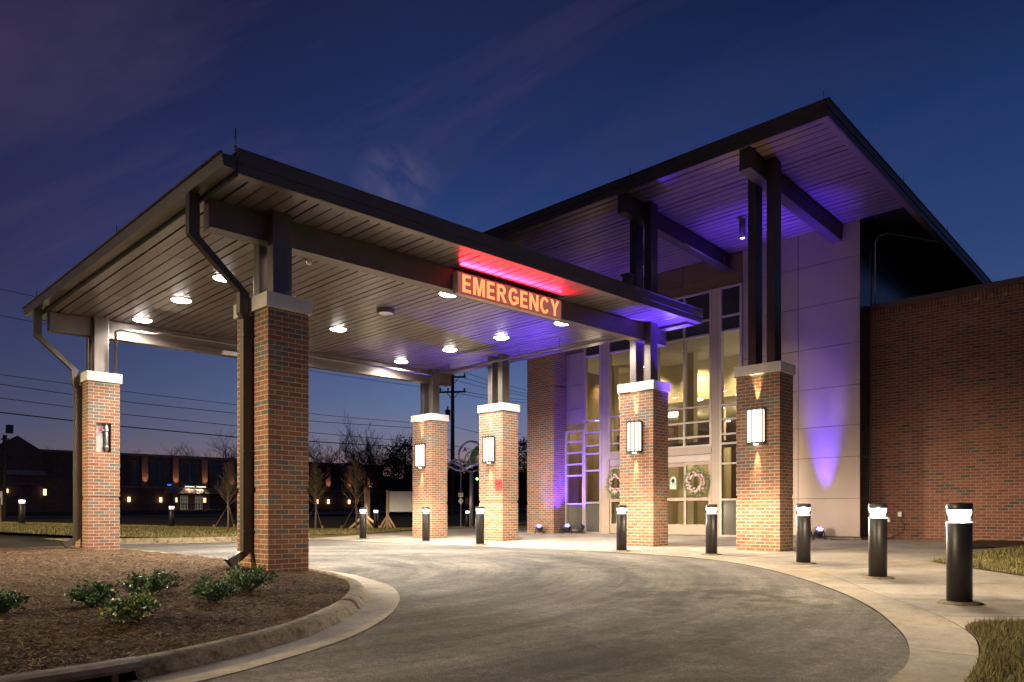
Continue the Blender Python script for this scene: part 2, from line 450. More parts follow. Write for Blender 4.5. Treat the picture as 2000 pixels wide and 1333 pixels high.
# ------------------------------------------------------------------ sheets of ground
def sheet(name, poly, zf, m, spacing=0.8, label=None, kind='structure', parent=None):
    xs = [p[0] for p in poly]; ys = [p[1] for p in poly]
    def inside(x, y):
        c = False; n = len(poly)
        for i in range(n):
            x1, y1 = poly[i][:2]; x2, y2 = poly[(i+1) % n][:2]
            if (y1 > y) != (y2 > y) and x < (x2-x1)*(y-y1)/(y2-y1)+x1: c = not c
        return c
    vs = []
    n = len(poly)
    for i in range(n):
        a = Vector(poly[i][:2]); b = Vector(poly[(i+1) % n][:2])
        k = max(1, int((b-a).length/spacing))
        for j in range(k): vs.append(a.lerp(b, j/k))
    nb = len(vs)
    ed = [(i, (i+1) % nb) for i in range(nb)]
    x = min(xs)+spacing/2
    while x < max(xs):
        y = min(ys)+spacing/2
        while y < max(ys):
            if inside(x, y): vs.append(Vector((x, y)))
            y += spacing
        x += spacing
    r = geometry.delaunay_2d_cdt(vs, ed, [], 1, 1e-5)
    mb = MB()
    mb.v = [(p.x, p.y, zf(p.x, p.y)) for p in r[0]]
    for f in r[2]:
        f = list(f)
        a, b, c = (r[0][i] for i in f[:3])
        if (b-a).cross(c-a) < 0: f.reverse()
        mb.f.append(tuple(f)); mb.sm.append(True)
    o = mb.build(name, m, parent)
    if kind: o['kind'] = kind
    if label: o['label'] = label
    return o

def smooth_line(pts, k=6):
    """Catmull-Rom through 2-D points"""
    out = []
    P = [Vector(p) for p in pts]; n = len(P)
    for i in range(n-1):
        p0 = P[max(i-1, 0)]; p1 = P[i]; p2 = P[i+1]; p3 = P[min(i+2, n-1)]
        for j in range(k):
            t = j/k
            out.append(0.5*((2*p1)+(p2-p0)*t+(2*p0-5*p1+4*p2-p3)*t*t+(3*p1-p0-3*p2+p3)*t**3))
    out.append(P[-1]); return [tuple(q) for q in out]

# terrain to the horizon
mb = MB()
def terr(x, y):
    z = lawn_z(x, y) if y > 15 else g(x)
    if y <= 15 or (x > 5 and y < 13): z = min(z, g(x))
    return z - 0.10
xs = [-420, -260, -160, -100, -70] + [-50+4*i for i in range(31)] + [90, 120, 170, 260, 420, 620]
ys = [-300, -160, -80, -40] + [-20+4*i for i in range(31)] + [120, 150, 200, 300, 450, 620]
nx = len(xs)
mb.v = [(x, y, terr(x, y)) for y in ys for x in xs]
for j in range(len(ys)-1):
    for i in range(nx-1):
        mb.f.append((j*nx+i, j*nx+i+1, (j+1)*nx+i+1, (j+1)*nx+i)); mb.sm.append(True)
tag(mb.build('ground', M['earth']), kind='structure')

# driveway
FARK = smooth_line([(-16, 40), (-6, 26), (-1.2, 19.6), (.5, 16.9), (1.7, 14.7), (3.0, 13.0), (4.6, 11.9), (6.2, 11.55), (7.4, 11.75)], 5)
EDGE = smooth_line([(-12, -9.6), (-6, -8.9), (-2.5, -8.15), (-.457, -7.915), (.05, -7.856), (.699, -7.682), (1.448, -7.374), (2.644, -6.739), (4.034, -5.746), (5.51, -4.416), (6.633, -2.976), (7.25, -1.2), (7.36, .6), (7.3, 3.0), (7.2, 6.0), (7.15, 9.0), (7.4, 11.75)], 6)
drive = [(-40, -30), (6, -30), (6, -12), (-12, -12)] + EDGE + FARK[::-1] + [(-40, 40)]
sheet('driveway', [(-40, -30), (30, -30), (30, -13), (-12, -13)] + EDGE + FARK[::-1] + [(-40, 40)], lambda x, y: g(x)-.004, M['asphalt'], 1.5)
# concrete apron along the asphalt edge, then the walk
def offset(line, d):
    out = []
    for i, p in enumerate(line):
        a = Vector(line[max(i-1, 0)]); b = Vector(line[min(i+1, len(line)-1)])
        t = (b-a).normalized(); n = Vector((t.y, -t.x))
        out.append((p[0]+n.x*d, p[1]+n.y*d))
    return out
JOINT = smooth_line([(-12, -10.1), (-6, -9.35), (-2.5, -8.5), (-.8, -8.3), (-.187, -8.216), (.486, -8.131), (1.236, -7.955), (1.827, -7.705), (2.611, -7.235), (3.835, -6.333), (5.277, -5.385), (6.266, -4.544), (7.2, -3.1), (7.75, -1.3), (7.85, .6), (7.8, 3.0), (7.7, 6.0), (7.65, 9.0), (7.85, 11.72)], 6)
sheet('apron', EDGE + JOINT[::-1], lambda x, y: g(x)+.004, M['apron'], 1.0)
JIN = offset(JOINT, .009)
walk = [p for p in JIN if p[0] > 1.0] + [(9.5, 12.2), (12.3, 12.8), (16, 13.0), (30, 13.0), (30, -14), (7, -14)]
sheet('walkway', walk, lambda x, y: g(x)+.003, M['walk'], .8)
# sawn joints of the walk
mb = MB()
def jline(a, b, w=.008):
    a = Vector(a); b = Vector(b); d = (b-a).normalized(); n = Vector((-d.y, d.x))*w
    k = max(1, int((b-a).length/.5))
    for i in range(k):
        p = a.lerp(b, i/k); q = a.lerp(b, (i+1)/k)
        mb.quad(*[(u.x, u.y, g(u.x)+.007) for u in (p-n, p+n, q+n, q-n)])
for a, b in (((7.86, -.35), (13.3, -.2)), ((7.86, -.72), (13.3, -.75)), ((7.3, -2.85), (9.0, -3.25)), ((7.1, -3.25), (8.8, -3.75)), ((9.6, -3.4), (13.3, -3.6)),
             ((6.1, -4.65), (8.1, -5.6)), ((5.75, -4.95), (7.75, -5.95)), ((4.3, -6.0), (5.9, -7.9)), ((3.1, -6.85), (4.4, -8.6)), ((2.2, -7.45), (3.2, -8.8)),
             ((7.8, 3.2), (13.3, 3.3)), ((7.8, 3.6), (13.3, 3.75)), ((7.7, 6.6), (12.8, 6.7)), ((7.7, 9.3), (15, 9.5)), ((10.4, -3.4), (10.4, 12)), ((12.0, -5.5), (12.0, 12.3))):
    jline(a, b)
tag(mb.build('pavement_joints', M['joint']), kind='structure')
# planted island
ISL = smooth_line([(-16, -2.4), (-9, -3.8), (-6, -4.33), (-4.6, -4.52), (-3.831, -4.56), (-3.241, -4.553), (-2.694, -4.41), (-1.908, -4.045), (-1.151, -3.439), (-.579, -2.817), (-.177, -2.275), (.239, -1.546), (.55, -.65), (.74, .0), (.84, .8), (.92, 3), (.92, 6), (.86, 8.6), (.55, 9.8), (-.2, 10.5), (-1.5, 10.9), (-4, 11.2), (-16, 11.5)], 6)
def mulch_z(x, y):
    d = min((Vector((x, y))-Vector(p)).length for p in ISL[::2])
    return g(x)+.08+.08*clamp(d/1.3)+.02*math.sin(x*2.1+1)*math.sin(y*1.7)*clamp(d) + (.02*clamp((y+2)/6) if x < 0 else 0)
isl_poly = ISL
o = sheet('mulch_bed', isl_poly, mulch_z, M['mulch'], .45)
# kerb with gutter pan, cast in lengths
PROF = [(-.02, .05), (0, .095), (.03, .102), (.08, .10), (.12, .088), (.15, .065), (.172, .03), (.188, .008), (.20, .004), (.21, -.05)]
def kerb(name, line, sgn=1, gap_every=3.0, prof=PROF, zf=g, gap0=2.2):
    mb = MB()
    L = 0.0; nextgap = gap0
    rows = []
    for i, p in enumerate(line):
        a = Vector(line[max(i-1, 0)]); b = Vector(line[min(i+1, len(line)-1)])
        t = (b-a).normalized(); n = Vector((t.y, -t.x))*sgn
        rows.append((p, n))
    for i in range(len(rows)-1):
        (p, n), (q, m) = rows[i], rows[i+1]
        seg = (Vector(q)-Vector(p)).length; L += seg
        s0, s1 = 0.0, 1.0
        if L > nextgap: s1 = max(.5, 1-.007/seg); nextgap += gap_every
        P = Vector(p); Q = Vector(q)
        a = P.lerp(Q, s0); b = P.lerp(Q, s1); nb = n.lerp(m, s1)
        ra = [(a.x+n.x*u, a.y+n.y*u, zf(a.x)+h) for u, h in prof]
        rb = [(b.x+nb.x*u, b.y+nb.y*u, zf(b.x)+h) for u, h in prof]
        for k in range(len(prof)-1):
            mb.quad(ra[k], rb[k], rb[k+1], ra[k+1], k not in (7, 8, 9))
        if s1 < 1:
            mb.f.append(tuple(range(len(mb.v), len(mb.v)+len(rb)))); mb.v += rb; mb.sm.append(False)
    bm_v = {}
    nv, nf = [], []
    for v in mb.v:
        k = (round(v[0], 4), round(v[1], 4), round(v[2], 4))
        if k not in bm_v: bm_v[k] = len(nv); nv.append(v)
    keep = []
    for f, sm in zip(mb.f, mb.sm):
        ff = []
        for i in f:
            v = mb.v[i]; j = bm_v[(round(v[0], 4), round(v[1], 4), round(v[2], 4))]
            if j not in ff: ff.append(j)
        if len(ff) > 2: nf.append(tuple(ff)); keep.append(sm)
    mb.v, mb.f, mb.sm = nv, nf, keep
    return tag(mb.build(name, M['kerb']), kind='structure')
kerb('island_kerb', [p for p in ISL if p[0] > -3.27 and p[1] < 7]+[p for p in ISL if p[1] >= 7], gap0=2.75)
kerb('island_kerb', [p for p in ISL if p[0] < -4.55 and p[1] < 0])
sheet('gutter_pan', offset(ISL, .19)+offset(ISL, .53)[::-1], lambda x, y: g(x)+.0005, M['apron'], .5)
kerb('lawn_kerb', FARK, 1, prof=[(-.12, .10), (-.1, .145), (.0, .15), (.03, .13), (.05, .02), (.42, .004), (.43, -.05)])
mb = MB()
for t in (.12, .3, .44, .56, .67, .8):
    i = int(len(EDGE)*t); a = Vector(EDGE[i]); b = min((Vector(q) for q in JOINT), key=lambda q: (q-a).length)
    d = (b-a).normalized(); n = Vector((-d.y, d.x))*.006
    mb.quad(*[(u.x, u.y, g(u.x)+.008) for u in (a-n, a+n, b+n, b-n)])
for q in ((-1.03, -3.33), (.56, -.6), (-3.27, -4.55)):
    i = min(range(len(ISL)), key=lambda k: (Vector(ISL[k])-Vector(q)).length); a = Vector(offset(ISL, .2)[i]); b = Vector(offset(ISL, .53)[i])
    d = (b-a).normalized(); n = Vector((-d.y, d.x))*.006
    mb.quad(*[(u.x, u.y, g(u.x)+.006) for u in (a-n, a+n, b+n, b-n)])
tag(mb.build('apron_joints', M['joint']), kind='structure')

# storm drain set in the kerb
t = thing('storm_drain', (-3.9, -4.6, g(-3.9)), 'rusty kerb inlet with dark barred slot at the lower left corner', 'storm drain')
il = [p for p in ISL if -4.75 < p[0] < -2.9 and p[1] < 0]
def ilp(x):
    for a, b in zip(il[:-1], il[1:]):
        if a[0] <= x <= b[0]: return a[1]+(b[1]-a[1])*(x-a[0])/(b[0]-a[0])
    return il[-1][1]
hp = [(-.02, .06), (-.02, .098), (.02, .106), (.09, .104), (.14, .092), (.185, .07), (.19, .052), (.02, .05)]
mb = MB(); X = [-4.57+1.40*k/10 for k in range(11)]
rows = [[(x, ilp(x)-u, g(x)+h) for u, h in hp] for x in X]
for a, b in zip(rows[:-1], rows[1:]):
    for k in range(len(hp)): mb.quad(a[k], b[k], b[(k+1) % len(hp)], a[(k+1) % len(hp)])
mb.v += rows[0]; mb.f.append(tuple(range(len(mb.v)-8, len(mb.v)))); mb.sm.append(False)
mb.v += rows[-1]; mb.f.append(tuple(range(len(mb.v)-1, len(mb.v)-9, -1))); mb.sm.append(False)
mb.build('hood', M['castiron'], t)
for x in (-3.33, -3.62, -3.9, -4.2, -4.5):
    mb = MB(); mb.box(x-.018, x+.018, ilp(x)-.175, ilp(x)-.13, g(x)-.06, g(x)+.055); mb.build('bar', M['castiron'], t)
mb = MB()
for a, b in zip(X[:-1], X[1:]): mb.quad((a, ilp(a)-.06, g(a)-.06), (b, ilp(b)-.06, g(b)-.06), (b, ilp(b)-.06, g(b)+.055), (a, ilp(a)-.06, g(a)+.055))
mb.build('slot', M['groove'], t)

# mulch slivers
mb = MB()
def in_isl(x, y):
    c = False; n = len(ISL)
    for i in range(n):
        x1, y1 = ISL[i]; x2, y2 = ISL[(i+1) % n]
        if (y1 > y) != (y2 > y) and x < (x2-x1)*(y-y1)/(y2-y1)+x1: c = not c
    return c
cnt = 0
while cnt < 42000:
    Z = 3.6+(random.random()**1.5)*11; px = random.uniform(-60, 720)
    u = (px-1000)/FPX
    x = CAM[0]+Z*(u*RT[0]+FW[0]); y = CAM[1]+Z*(u*RT[1]+FW[1])
    if not in_isl(x, y): continue
    cnt += 1
    z = (mulch_z(x, y) if cnt % 1 == 0 else 0)+random.uniform(0, .018)
    a = random.uniform(0, math.pi); L = random.uniform(.008, .032)*(1+.9*(random.random() < .1)); w = random.uniform(.0015, .0045)
    d = Vector((math.cos(a), math.sin(a), random.uniform(-.35, .35)))*L; n = Vector((-math.sin(a), math.cos(a), random.uniform(-.5, .5)))*w
    p = Vector((x, y, z))
    mb.quad(p-d-n, p+d-n*.6, p+d+n*.6, p-d+n)
tag(mb.build('mulch_chips', M['chip']), 'brown shredded mulch strewn over the planted island', 'mulch', kind='stuff')

# lawns beside the walk
def blades(name, pts_fn, n, label, hmin=.03, hmax=.075, wid=.004):
    mb = MB(); k = 0; guard = 0
    while k < n and guard < n*30:
        guard += 1
        q = pts_fn()
        if q is None: continue
        x, y, z = q; k += 1
        a = random.uniform(0, 6.283); h = random.uniform(hmin, hmax); b = random.uniform(.2, .9)*h; w = wid*random.uniform(.6, 1.3)
        c, s = math.cos(a), math.sin(a)
        p0 = Vector((x-s*w, y+c*w, z)); p1 = Vector((x+s*w, y-c*w, z))
        m0 = Vector((x+c*b*.4-s*w*.7, y+s*b*.4+c*w*.7, z+h*.6)); m1 = Vector((x+c*b*.4+s*w*.7, y+s*b*.4-c*w*.7, z+h*.6))
        tip = Vector((x+c*b, y+s*b, z+h))
        i = len(mb.v); mb.v += [tuple(p0), tuple(p1), tuple(m1), tuple(m0), tuple(tip)]
        mb.f += [(i, i+1, i+2, i+3), (i+3, i+2, i+4)]; mb.sm += [False, False]
    return tag(mb.build(name, M['blade']), label, 'grass', kind='stuff')
def inpoly(poly, x, y):
    c = False; n = len(poly)
    for i in range(n):
        x1, y1 = poly[i]; x2, y2 = poly[(i+1) % n]
        if (y1 > y) != (y2 > y) and x < (x2-x1)*(y-y1)/(y2-y1)+x1: c = not c
    return c
LA = smooth_line([(8.3, -5.8), (9.2, -5.82), (10.3, -5.95), (12.3, -6.35), (15, -7.2), (15, -12), (8, -12), (5.4, -8.3), (6.385, -7.4), (6.97, -6.88), (7.8, -6.15), (8.3, -5.8)], 4)
LB = smooth_line([(-4.5, -9.1), (-2.5, -8.51), (-.8, -8.31), (-.187, -8.226), (.486, -8.141), (1.236, -7.965), (1.68, -7.79), (2.05, -7.82), (2.4, -8.2), (3.0, -9.2), (3.2, -11), (-4, -11), (-4.5, -9.1)], 4)
sheet('lawn', LA, lambda x, y: g(x)+.018, M['lawn'], .6)
sheet('lawn', LB, lambda x, y: g(x)+.015, M['lawn'], .5)
def fa():
    x = random.uniform(5.2, 15); y = random.uniform(-10.5, -5.6)
    return (x, y, g(x)+.015) if inpoly(LA, x, y) else None
def fb():
    x = random.uniform(-.7, 3.2); y = random.uniform(-9.2, -7.8)
    return (x, y, g(x)+.012) if inpoly(LB, x, y) else None
blades('grass', fa, 24000, 'dry yellowish grass beside the brick wing wall', .03, .08, .004)
blades('grass', fb, 22000, 'dry grass in the lower right corner beside the concrete apron', .02, .055, .0022)
# far lawn with its path
FL = FARK + [(9.5, 12.25), (12.3, 12.85), (16, 13.05), (40, 13.2), (46, 40), (-20, 46)]
sheet('far_lawn', [(p[0]-.02, p[1]+.05) for p in FL], lambda x, y: lawn_z(x, y)+.02, M['lawn'], 1.4)
mb = MB()
fe = [(p[0]-.02, p[1]+.05) for p in FARK[-8:]]+[(7.6, 11.82), (9.48, 12.3), (12.28, 12.9), (15.98, 13.1), (39.98, 13.25)]
for a, b in zip(fe[:-1], fe[1:]):
    for k in range(6):
        p = Vector(a).lerp(Vector(b), k/6); q = Vector(a).lerp(Vector(b), (k+1)/6)
        mb.quad((p.x, p.y, g(p.x)-.1), (q.x, q.y, g(q.x)-.1), (q.x, q.y+.004, lawn_z(q.x, q.y)+.021), (p.x, p.y+.004, lawn_z(p.x, p.y)+.021))
tag(mb.build('lawn_edge', M['lawn']), kind='structure')
PATH = smooth_line([(-16, 26.5), (-6, 25.0), (2.0, 24.2), (7.6, 24.6), (11.5, 22.6), (15.5, 20.2), (20.5, 19.4), (34, 19.5)], 6)
sheet('path', PATH + offset(PATH, -1.3)[::-1], lambda x, y: lawn_z(x, y)+.045, M['walk'], 1.2)
FLp = FL
def fc():
    Z = random.uniform(19.5, 36); px = random.choice((random.uniform(-20, 480), random.uniform(600, 1045)))
    u = (px-1000)/FPX; x = CAM[0]+Z*(u*RT[0]+FW[0]); y = CAM[1]+Z*(u*RT[1]+FW[1])
    return (x, y, lawn_z(x, y)+.015) if inpoly(FLp, x, y) else None
blades('grass', fc, 26000, 'dormant grass of the far lawn beyond the driveway kerb', .04, .09, .009)
# mulch strip at the foot of the wing wall
sheet('wall_bed', [(11.2, -5.5), (12.4, -5.2), (13.98, -5.25), (13.98, -12), (12.6, -12), (12.4, -6.2)], lambda x, y: g(x)+.03, M['mulch'], .6)

# street far off
SA = dep(-150, 1003, 42); SB = dep(1150, 1003, 88)
sd = (SB-SA).normalized(); sn_ = Vector((-sd.y, sd.x, 0))
mb = MB()
nseg = 40
for (o0, o1) in ((0, 9),):
    for i in range(nseg):
        q = []
        for (k, oo) in ((i, o0), (i+1, o0), (i+1, o1), (i, o1)):
            p = SA.lerp(SB, -.4+2.0*k/nseg)+sn_*oo
            q.append((p.x, p.y, lawn_z(p.x, p.y)+.06))
        mb.quad(*q)
tag(mb.build('street', M['asphalt']), kind='structure')

# ------------------------------------------------------------------ brick columns
def sof(x): return 4.945+.018*x            # canopy soffit height
def usof(x): return 7.865-.041*(x-9.4)     # upper roof soffit height
CAPZ = 3.75
BZ = 1.05
def column(loc, label, posttop, dark=False, tall=None, niche=False):
    """brick pier with stone cap and a pair of steel posts straddling the beam"""
    X, Y = loc
    gz = g(X+.3)-.05
    t = thing('brick_column', (X, Y, gz), label, 'column', 'brick columns carrying the roofs')
    mb = MB()
    x0, x1, y0, y1 = X+.04, X+.65, Y+.04, Y+.96
    mb.box(x0, x1, y0, y1, gz-.1, BZ)
    mb.box(x0+.016, x1-.016, y0+.016, y1-.016, BZ, BZ+.072)
    if niche:
        nx0, nx1, nz0, nz1, dp = X+.19, X+.48, 2.06, 2.68, .14
        mb.box(x0, x1, y0+dp, y1, BZ+.072, CAPZ-.2)
        mb.box(x0, nx0, y0, y0+dp, BZ+.072, CAPZ-.2); mb.box(nx1, x1, y0, y0+dp, BZ+.072, CAPZ-.2)
        mb.box(nx0, nx1, y0, y0+dp, BZ+.072, nz0); mb.box(nx0, nx1, y0, y0+dp, nz1, CAPZ-.2)
    else:
        mb.box(x0, x1, y0, y1, BZ+.072, CAPZ-.2)
    mb.build('shaft', M['brick'], t, shift=(x0, y0))
    mb = MB(); mb.box(X, X+.69, Y, Y+.497, CAPZ-.2, CAPZ); mb.box(X, X+.69, Y+.503, Y+1.0, CAPZ-.2, CAPZ)
    mb.box(X+.004, X+.34, Y+.003, Y+.997, CAPZ-.196, CAPZ-.004); mb.box(X+.35, X+.686, Y+.003, Y+.997, CAPZ-.196, CAPZ-.004)
    mb.build('cap', M['cap'], t, bevel=.006)
    for yo in (.21, .61):
        mb = MB(); mb.box(X+.2, X+.49, Y+yo, Y+yo+.18, CAPZ, posttop(X+.35)+.02)
        if tall: mb.v = [(a, b, c) for a, b, c in mb.v]
        mb.build('steel_post', M['post'], t, bevel=.012)
        if tall:
            mb = MB(); mb.box(X+.2, X+.49, Y+yo, Y+yo+.18, posttop(X+.35)+.02, tall(X+.35)+.03)
            mb.build('steel_post', M['postdark'], t, bevel=.012)
    if niche:
        mb = MB(); mb.tube([(X+.40, Y+.10, 2.06), (X+.40, Y+.10, 2.68)], .035, 12); mb.tube([(X+.40, Y+.10, 2.15), (X+.40, Y+.10, 2.2)], .05, 12); mb.tube([(X+.40, Y+.10, 2.5), (X+.40, Y+.10, 2.56)], .05, 12)
        mb.tube([(X+.40, Y+.10, 2.53), (X+.27, Y+.09, 2.53)], .022, 10)
        mb.build('standpipe', M['iron'], t)
        mb = MB(); mb.torus((X+.27, Y+.07, 2.53), .035, .008, (1, 0, 0), (0, 0, 1), 16, 6); mb.build('valve_wheel', M['red'], t)
        mb = MB(); mb.box(X+.195, X+.475, Y+.165, Y+.178, 2.065, 2.675); mb.build('niche_panel', M['iron'], t)
    return t
P1, P2, P3, P5, P4, P6 = (0, 0), (0, 7.84), (9.21, 7.8), (9.21, 4.80), (9.21, 0), (9.21, -2.93)
column(P1, 'brick column nearest the camera with a square downspout on its left face', lambda x: sof(x))
column(P2, 'brick column with a recessed pipe niche standing on the mulch at far left', lambda x: sof(x), niche=True)
column(P3, 'shortest-looking sconce column, farthest back under the canopy, left of the red sign column', lambda x: sof(x))
column(P5, 'sconce column with a small red sign fixed to its brick', lambda x: sof(x), tall=usof)
column(P4, 'sconce column with purple light on its right face before the entrance doors', lambda x: sof(x), tall=usof)
t = column(P6, 'sconce column with the tallest dark posts, rightmost, beside the tan wall panels', lambda x: CAPZ-.02, tall=usof)
for c in list(t.children):
    if c.name.startswith('steel_post') and c.data.materials[0] == M['post']:
        bpy.data.objects.remove(c)

# ------------------------------------------------------------------ entrance canopy
CX0, CX1, CY0, CY1 = -.66, 10.36, -.53, 9.1
can = thing('entrance_canopy', (4.8, 4.3, 4.6), 'low bronze metal canopy roof over the driveway bearing the emergency sign', 'canopy')
mb = MB()
def strips_y(mb, x0, x1, y0, y1, zf, pitch, gap, skip=0, bold=4, th=.02):
    """soffit panels running along y with open V-joints"""
    x = x0; k = 0
    while x < x1-.02:
        w = min(pitch, x1-x)
        gp = gap*(2.4 if k % bold == 0 else 1)
        a, b = x+gp/2, x+w-gp/2
        mb.hexa([(a, y0, zf(a)), (b, y0, zf(b)), (b, y1, zf(b)), (a, y1, zf(a)), (a, y0, zf(a)+th), (b, y0, zf(b)+th), (b, y1, zf(b)+th), (a, y1, zf(a)+th)])
        # shallow bead in the middle of the panel
        x += w; k += 1
strips_y(mb, CX0+.02, CX1-.02, CY0+.13, CY1-.13, sof, .2, .02, bold=5)
mb.build('soffit', M['soffit'], can)
mb = MB()
# flat perimeter trim of the soffit
mb.sbox(CX0+.005, CX1-.005, CY0+.005, CY0+.128, lambda x: sof(x)-.004, lambda x: sof(x)+.02)
mb.sbox(CX0+.005, CX1-.005, CY1-.128, CY1-.005, lambda x: sof(x)-.004, lambda x: sof(x)+.02)
# cross joint trims
for yy in (3.06, 6.1):
    mb.sbox(CX0+.02, CX1-.02, yy-.012, yy+.012, lambda x: sof(x)-.003, lambda x: sof(x)+.01)
mb.build('soffit_trim', M['soffit'], can)
mb = MB(); mb.sbox(CX0+.01, CX1-.01, CY0+.01, CY1-.01, lambda x: sof(x)+.028, lambda x: sof(x)+.25)
mb.build('roof_deck', M['groove'], can)
mb = MB()
for (ya, yb) in ((CY0-.03, CY0), (CY1, CY1+.03)):
    mb.sbox(CX0, CX1, ya, yb, lambda x: sof(x)-.012, lambda x: sof(x)+.112)
    mb.sbox(CX0, CX1, ya-.012 if ya < 0 else ya, yb if ya < 0 else yb+.012, lambda x: sof(x)+.115, lambda x: sof(x)+.28)
    mb.sbox(CX0-.004, CX1+.004, ya-.022, yb+.022, lambda x: sof(x)+.28, lambda x: sof(x)+.292)
mb.hexa([(CX1, CY0, sof(CX1)-.012), (CX1+.03, CY0, sof(CX1)-.012), (CX1+.03, CY1, sof(CX1)-.012), (CX1, CY1, sof(CX1)-.012), (CX1, CY0, sof(CX1)+.28), (CX1+.03, CY0, sof(CX1)+.28), (CX1+.03, CY1, sof(CX1)+.28), (CX1, CY1, sof(CX1)+.28)])
mb.sbox(CX0-.0, CX1, CY0-.01, CY1+.01, lambda x: sof(x)+.255, lambda x: sof(x)+.275)
for k in range(1, 4):
    xx = CX0+k*2.75; mb.sbox(xx-.002, xx+.002, CY0-.0335, CY0-.029, lambda x: sof(x)-.01, lambda x: sof(x)+.11); mb.sbox(xx+.5, xx+.504, CY0-.0455, CY0-.041, lambda x: sof(x)+.118, lambda x: sof(x)+.278)
mb.build('fascia', M['fascia'], can)
mb = MB()
# box gutter with sloped outer face
ga, gb = CY0-.02, CY1+.02
def gut(y): return [(-.672, y, 4.955), (-.835, y, 4.965), (-.862, y, 5.105), (-.672, y, 5.125)]
A, B = gut(ga), gut(gb)
n = 4
for k in range(4): mb.quad(A[k], A[(k+1) % 4], B[(k+1) % 4], B[k])
mb.quad(*A); mb.quad(*B[::-1])
mb.box(-.885, -.85, ga-.004, gb+.004, 5.105, 5.128)
mb.build('gutter', M['gutter'], can)
mb = MB(); mb.box(-.668, -.64, CY0+.01, CY1-.01, 4.90, 4.93); mb.build('drip_edge', M['groove'], can)
for yb in (.39, 8.19):
    mb = MB()
    bz = lambda x: 4.565+.018*x
    mb.sbox(-.59, 10.33, yb, yb+.22, bz, lambda x: sof(x)-.006)
    mb.sbox(-.595, 10.335, yb-.012, yb+.232, lambda x: bz(x)-.014, lambda x: bz(x)+.004)
    mb.build('beam', M['beam'], can, bevel=.004)
mb = MB(); mb.sbox(10.02, 10.3, CY0+.15, CY1-.15, lambda x: sof(x)-.05, lambda x: sof(x)-.002)
mb.build('edge_beam', M['soffit'], can)

# downspouts
def downspout(y, colx, label):
    t = thing('downspout', (colx-.06, y, 0), label, 'downspout')
    mb = MB()
    w = .115
    mb.box(-.84, -.70, y-.055, y+.055, 4.42, 4.96)
    # slanted run
    mb.v += [(-.84, y-.055, 4.42), (-.70, y-.055, 4.42), (-.70, y+.055, 4.42), (-.84, y+.055, 4.42),
             (-.155, y-.055, 3.80), (-.02, y-.055, 3.80), (-.02, y+.055, 3.80), (-.155, y+.055, 3.80)]
    k = len(mb.v)-8
    for f in ((0, 1, 5, 4), (1, 2, 6, 5), (2, 3, 7, 6), (3, 0, 4, 7)): mb.f.append(tuple(k+i for i in f)); mb.sm.append(False)
    mb.box(-.155, -.02, y-.055, y+.055, 3.52, 3.80)
    mb.v += [(-.155, y-.055, 3.52), (-.02, y-.055, 3.52), (-.02, y+.055, 3.52), (-.155, y+.055, 3.52),
             (-.105, y-.055, 3.44), (.03, y-.055, 3.44), (.03, y+.055, 3.44), (-.105, y+.055, 3.44)]
    k = len(mb.v)-8
    for f in ((0, 1, 5, 4), (1, 2, 6, 5), (2, 3, 7, 6), (3, 0, 4, 7)): mb.f.append(tuple(k+i for i in f)); mb.sm.append(False)
    mb.box(-.105, .03, y-.055, y+.055, .24, 3.44)
    mb.v += [(-.105, y-.055, .24), (.03, y-.055, .24), (.03, y+.055, .24), (-.105, y+.055, .24),
             (-.33, y-.055, .13), (-.24, y-.055, .02), (-.24, y+.055, .02), (-.33, y+.055, .13)]
    k = len(mb.v)-8
    for f in ((0, 1, 5, 4), (1, 2, 6, 5), (2, 3, 7, 6), (3, 0, 4, 7)): mb.f.append(tuple(k+i for i in f)); mb.sm.append(False)
    mb.build('pipe', M['gutter'], t)
    for z in (3.2, 1.6, .5):
        mb = MB(); mb.box(-.109, .036, y-.075, y+.075, z, z+.035); mb.build('bracket', M['gutter'], t)
downspout(.52, 0, 'square bronze downspout on the brick column nearest the camera')
downspout(8.36, 0, 'square bronze downspout on the column with the pipe niche')

# recessed lights in the canopy
ROWN = ['row nearest the gutter', 'middle row', 'row nearest the building']
ORD = ['nearest the emergency sign beam', 'second from the emergency sign beam', 'third from the emergency sign beam', 'farthest from the emergency sign beam']
first = None
DL_POW = 1080
for i, x in enumerate((1.03, 4.59, 7.98)):
    for j, y in enumerate((1.62, 3.6, 5.53, 7.65)):
        if i == 1 and j == 1: continue
        z = sof(x)
        lab = 'round lit canopy downlight, %s, %s' % (ROWN[i], ORD[j])
        if first is None:
            r = thing('recessed_downlight', (x, y, z), lab, 'ceiling light', 'downlights in the canopy soffit')
            mb = MB(); mb.lathe([(.2, .004), (.203, -.012), (.185, -.018), (.18, .004)], (x, y, z), 28); mb.build('trim_ring', M['white'], r)
            mb = MB(); mb.lathe([(.182, -.008), (.165, -.026), (.10, -.04), (.0, -.045)], (x, y, z), 28); mb.build('diffuser', M['lit_disc'], r)
            first = r
        else:
            r = copy_tree(first); r.location = (x, y, z); r['label'] = lab; WLOC[r.name] = Vector((x, y, z))
        lamp('SPOT', (x, y, z-.07), DL_POW*(.7 if j == 3 else (.95 if i == 2 else 1)), (1, .92, .81), (x, y, 0), .1, 162, .6)
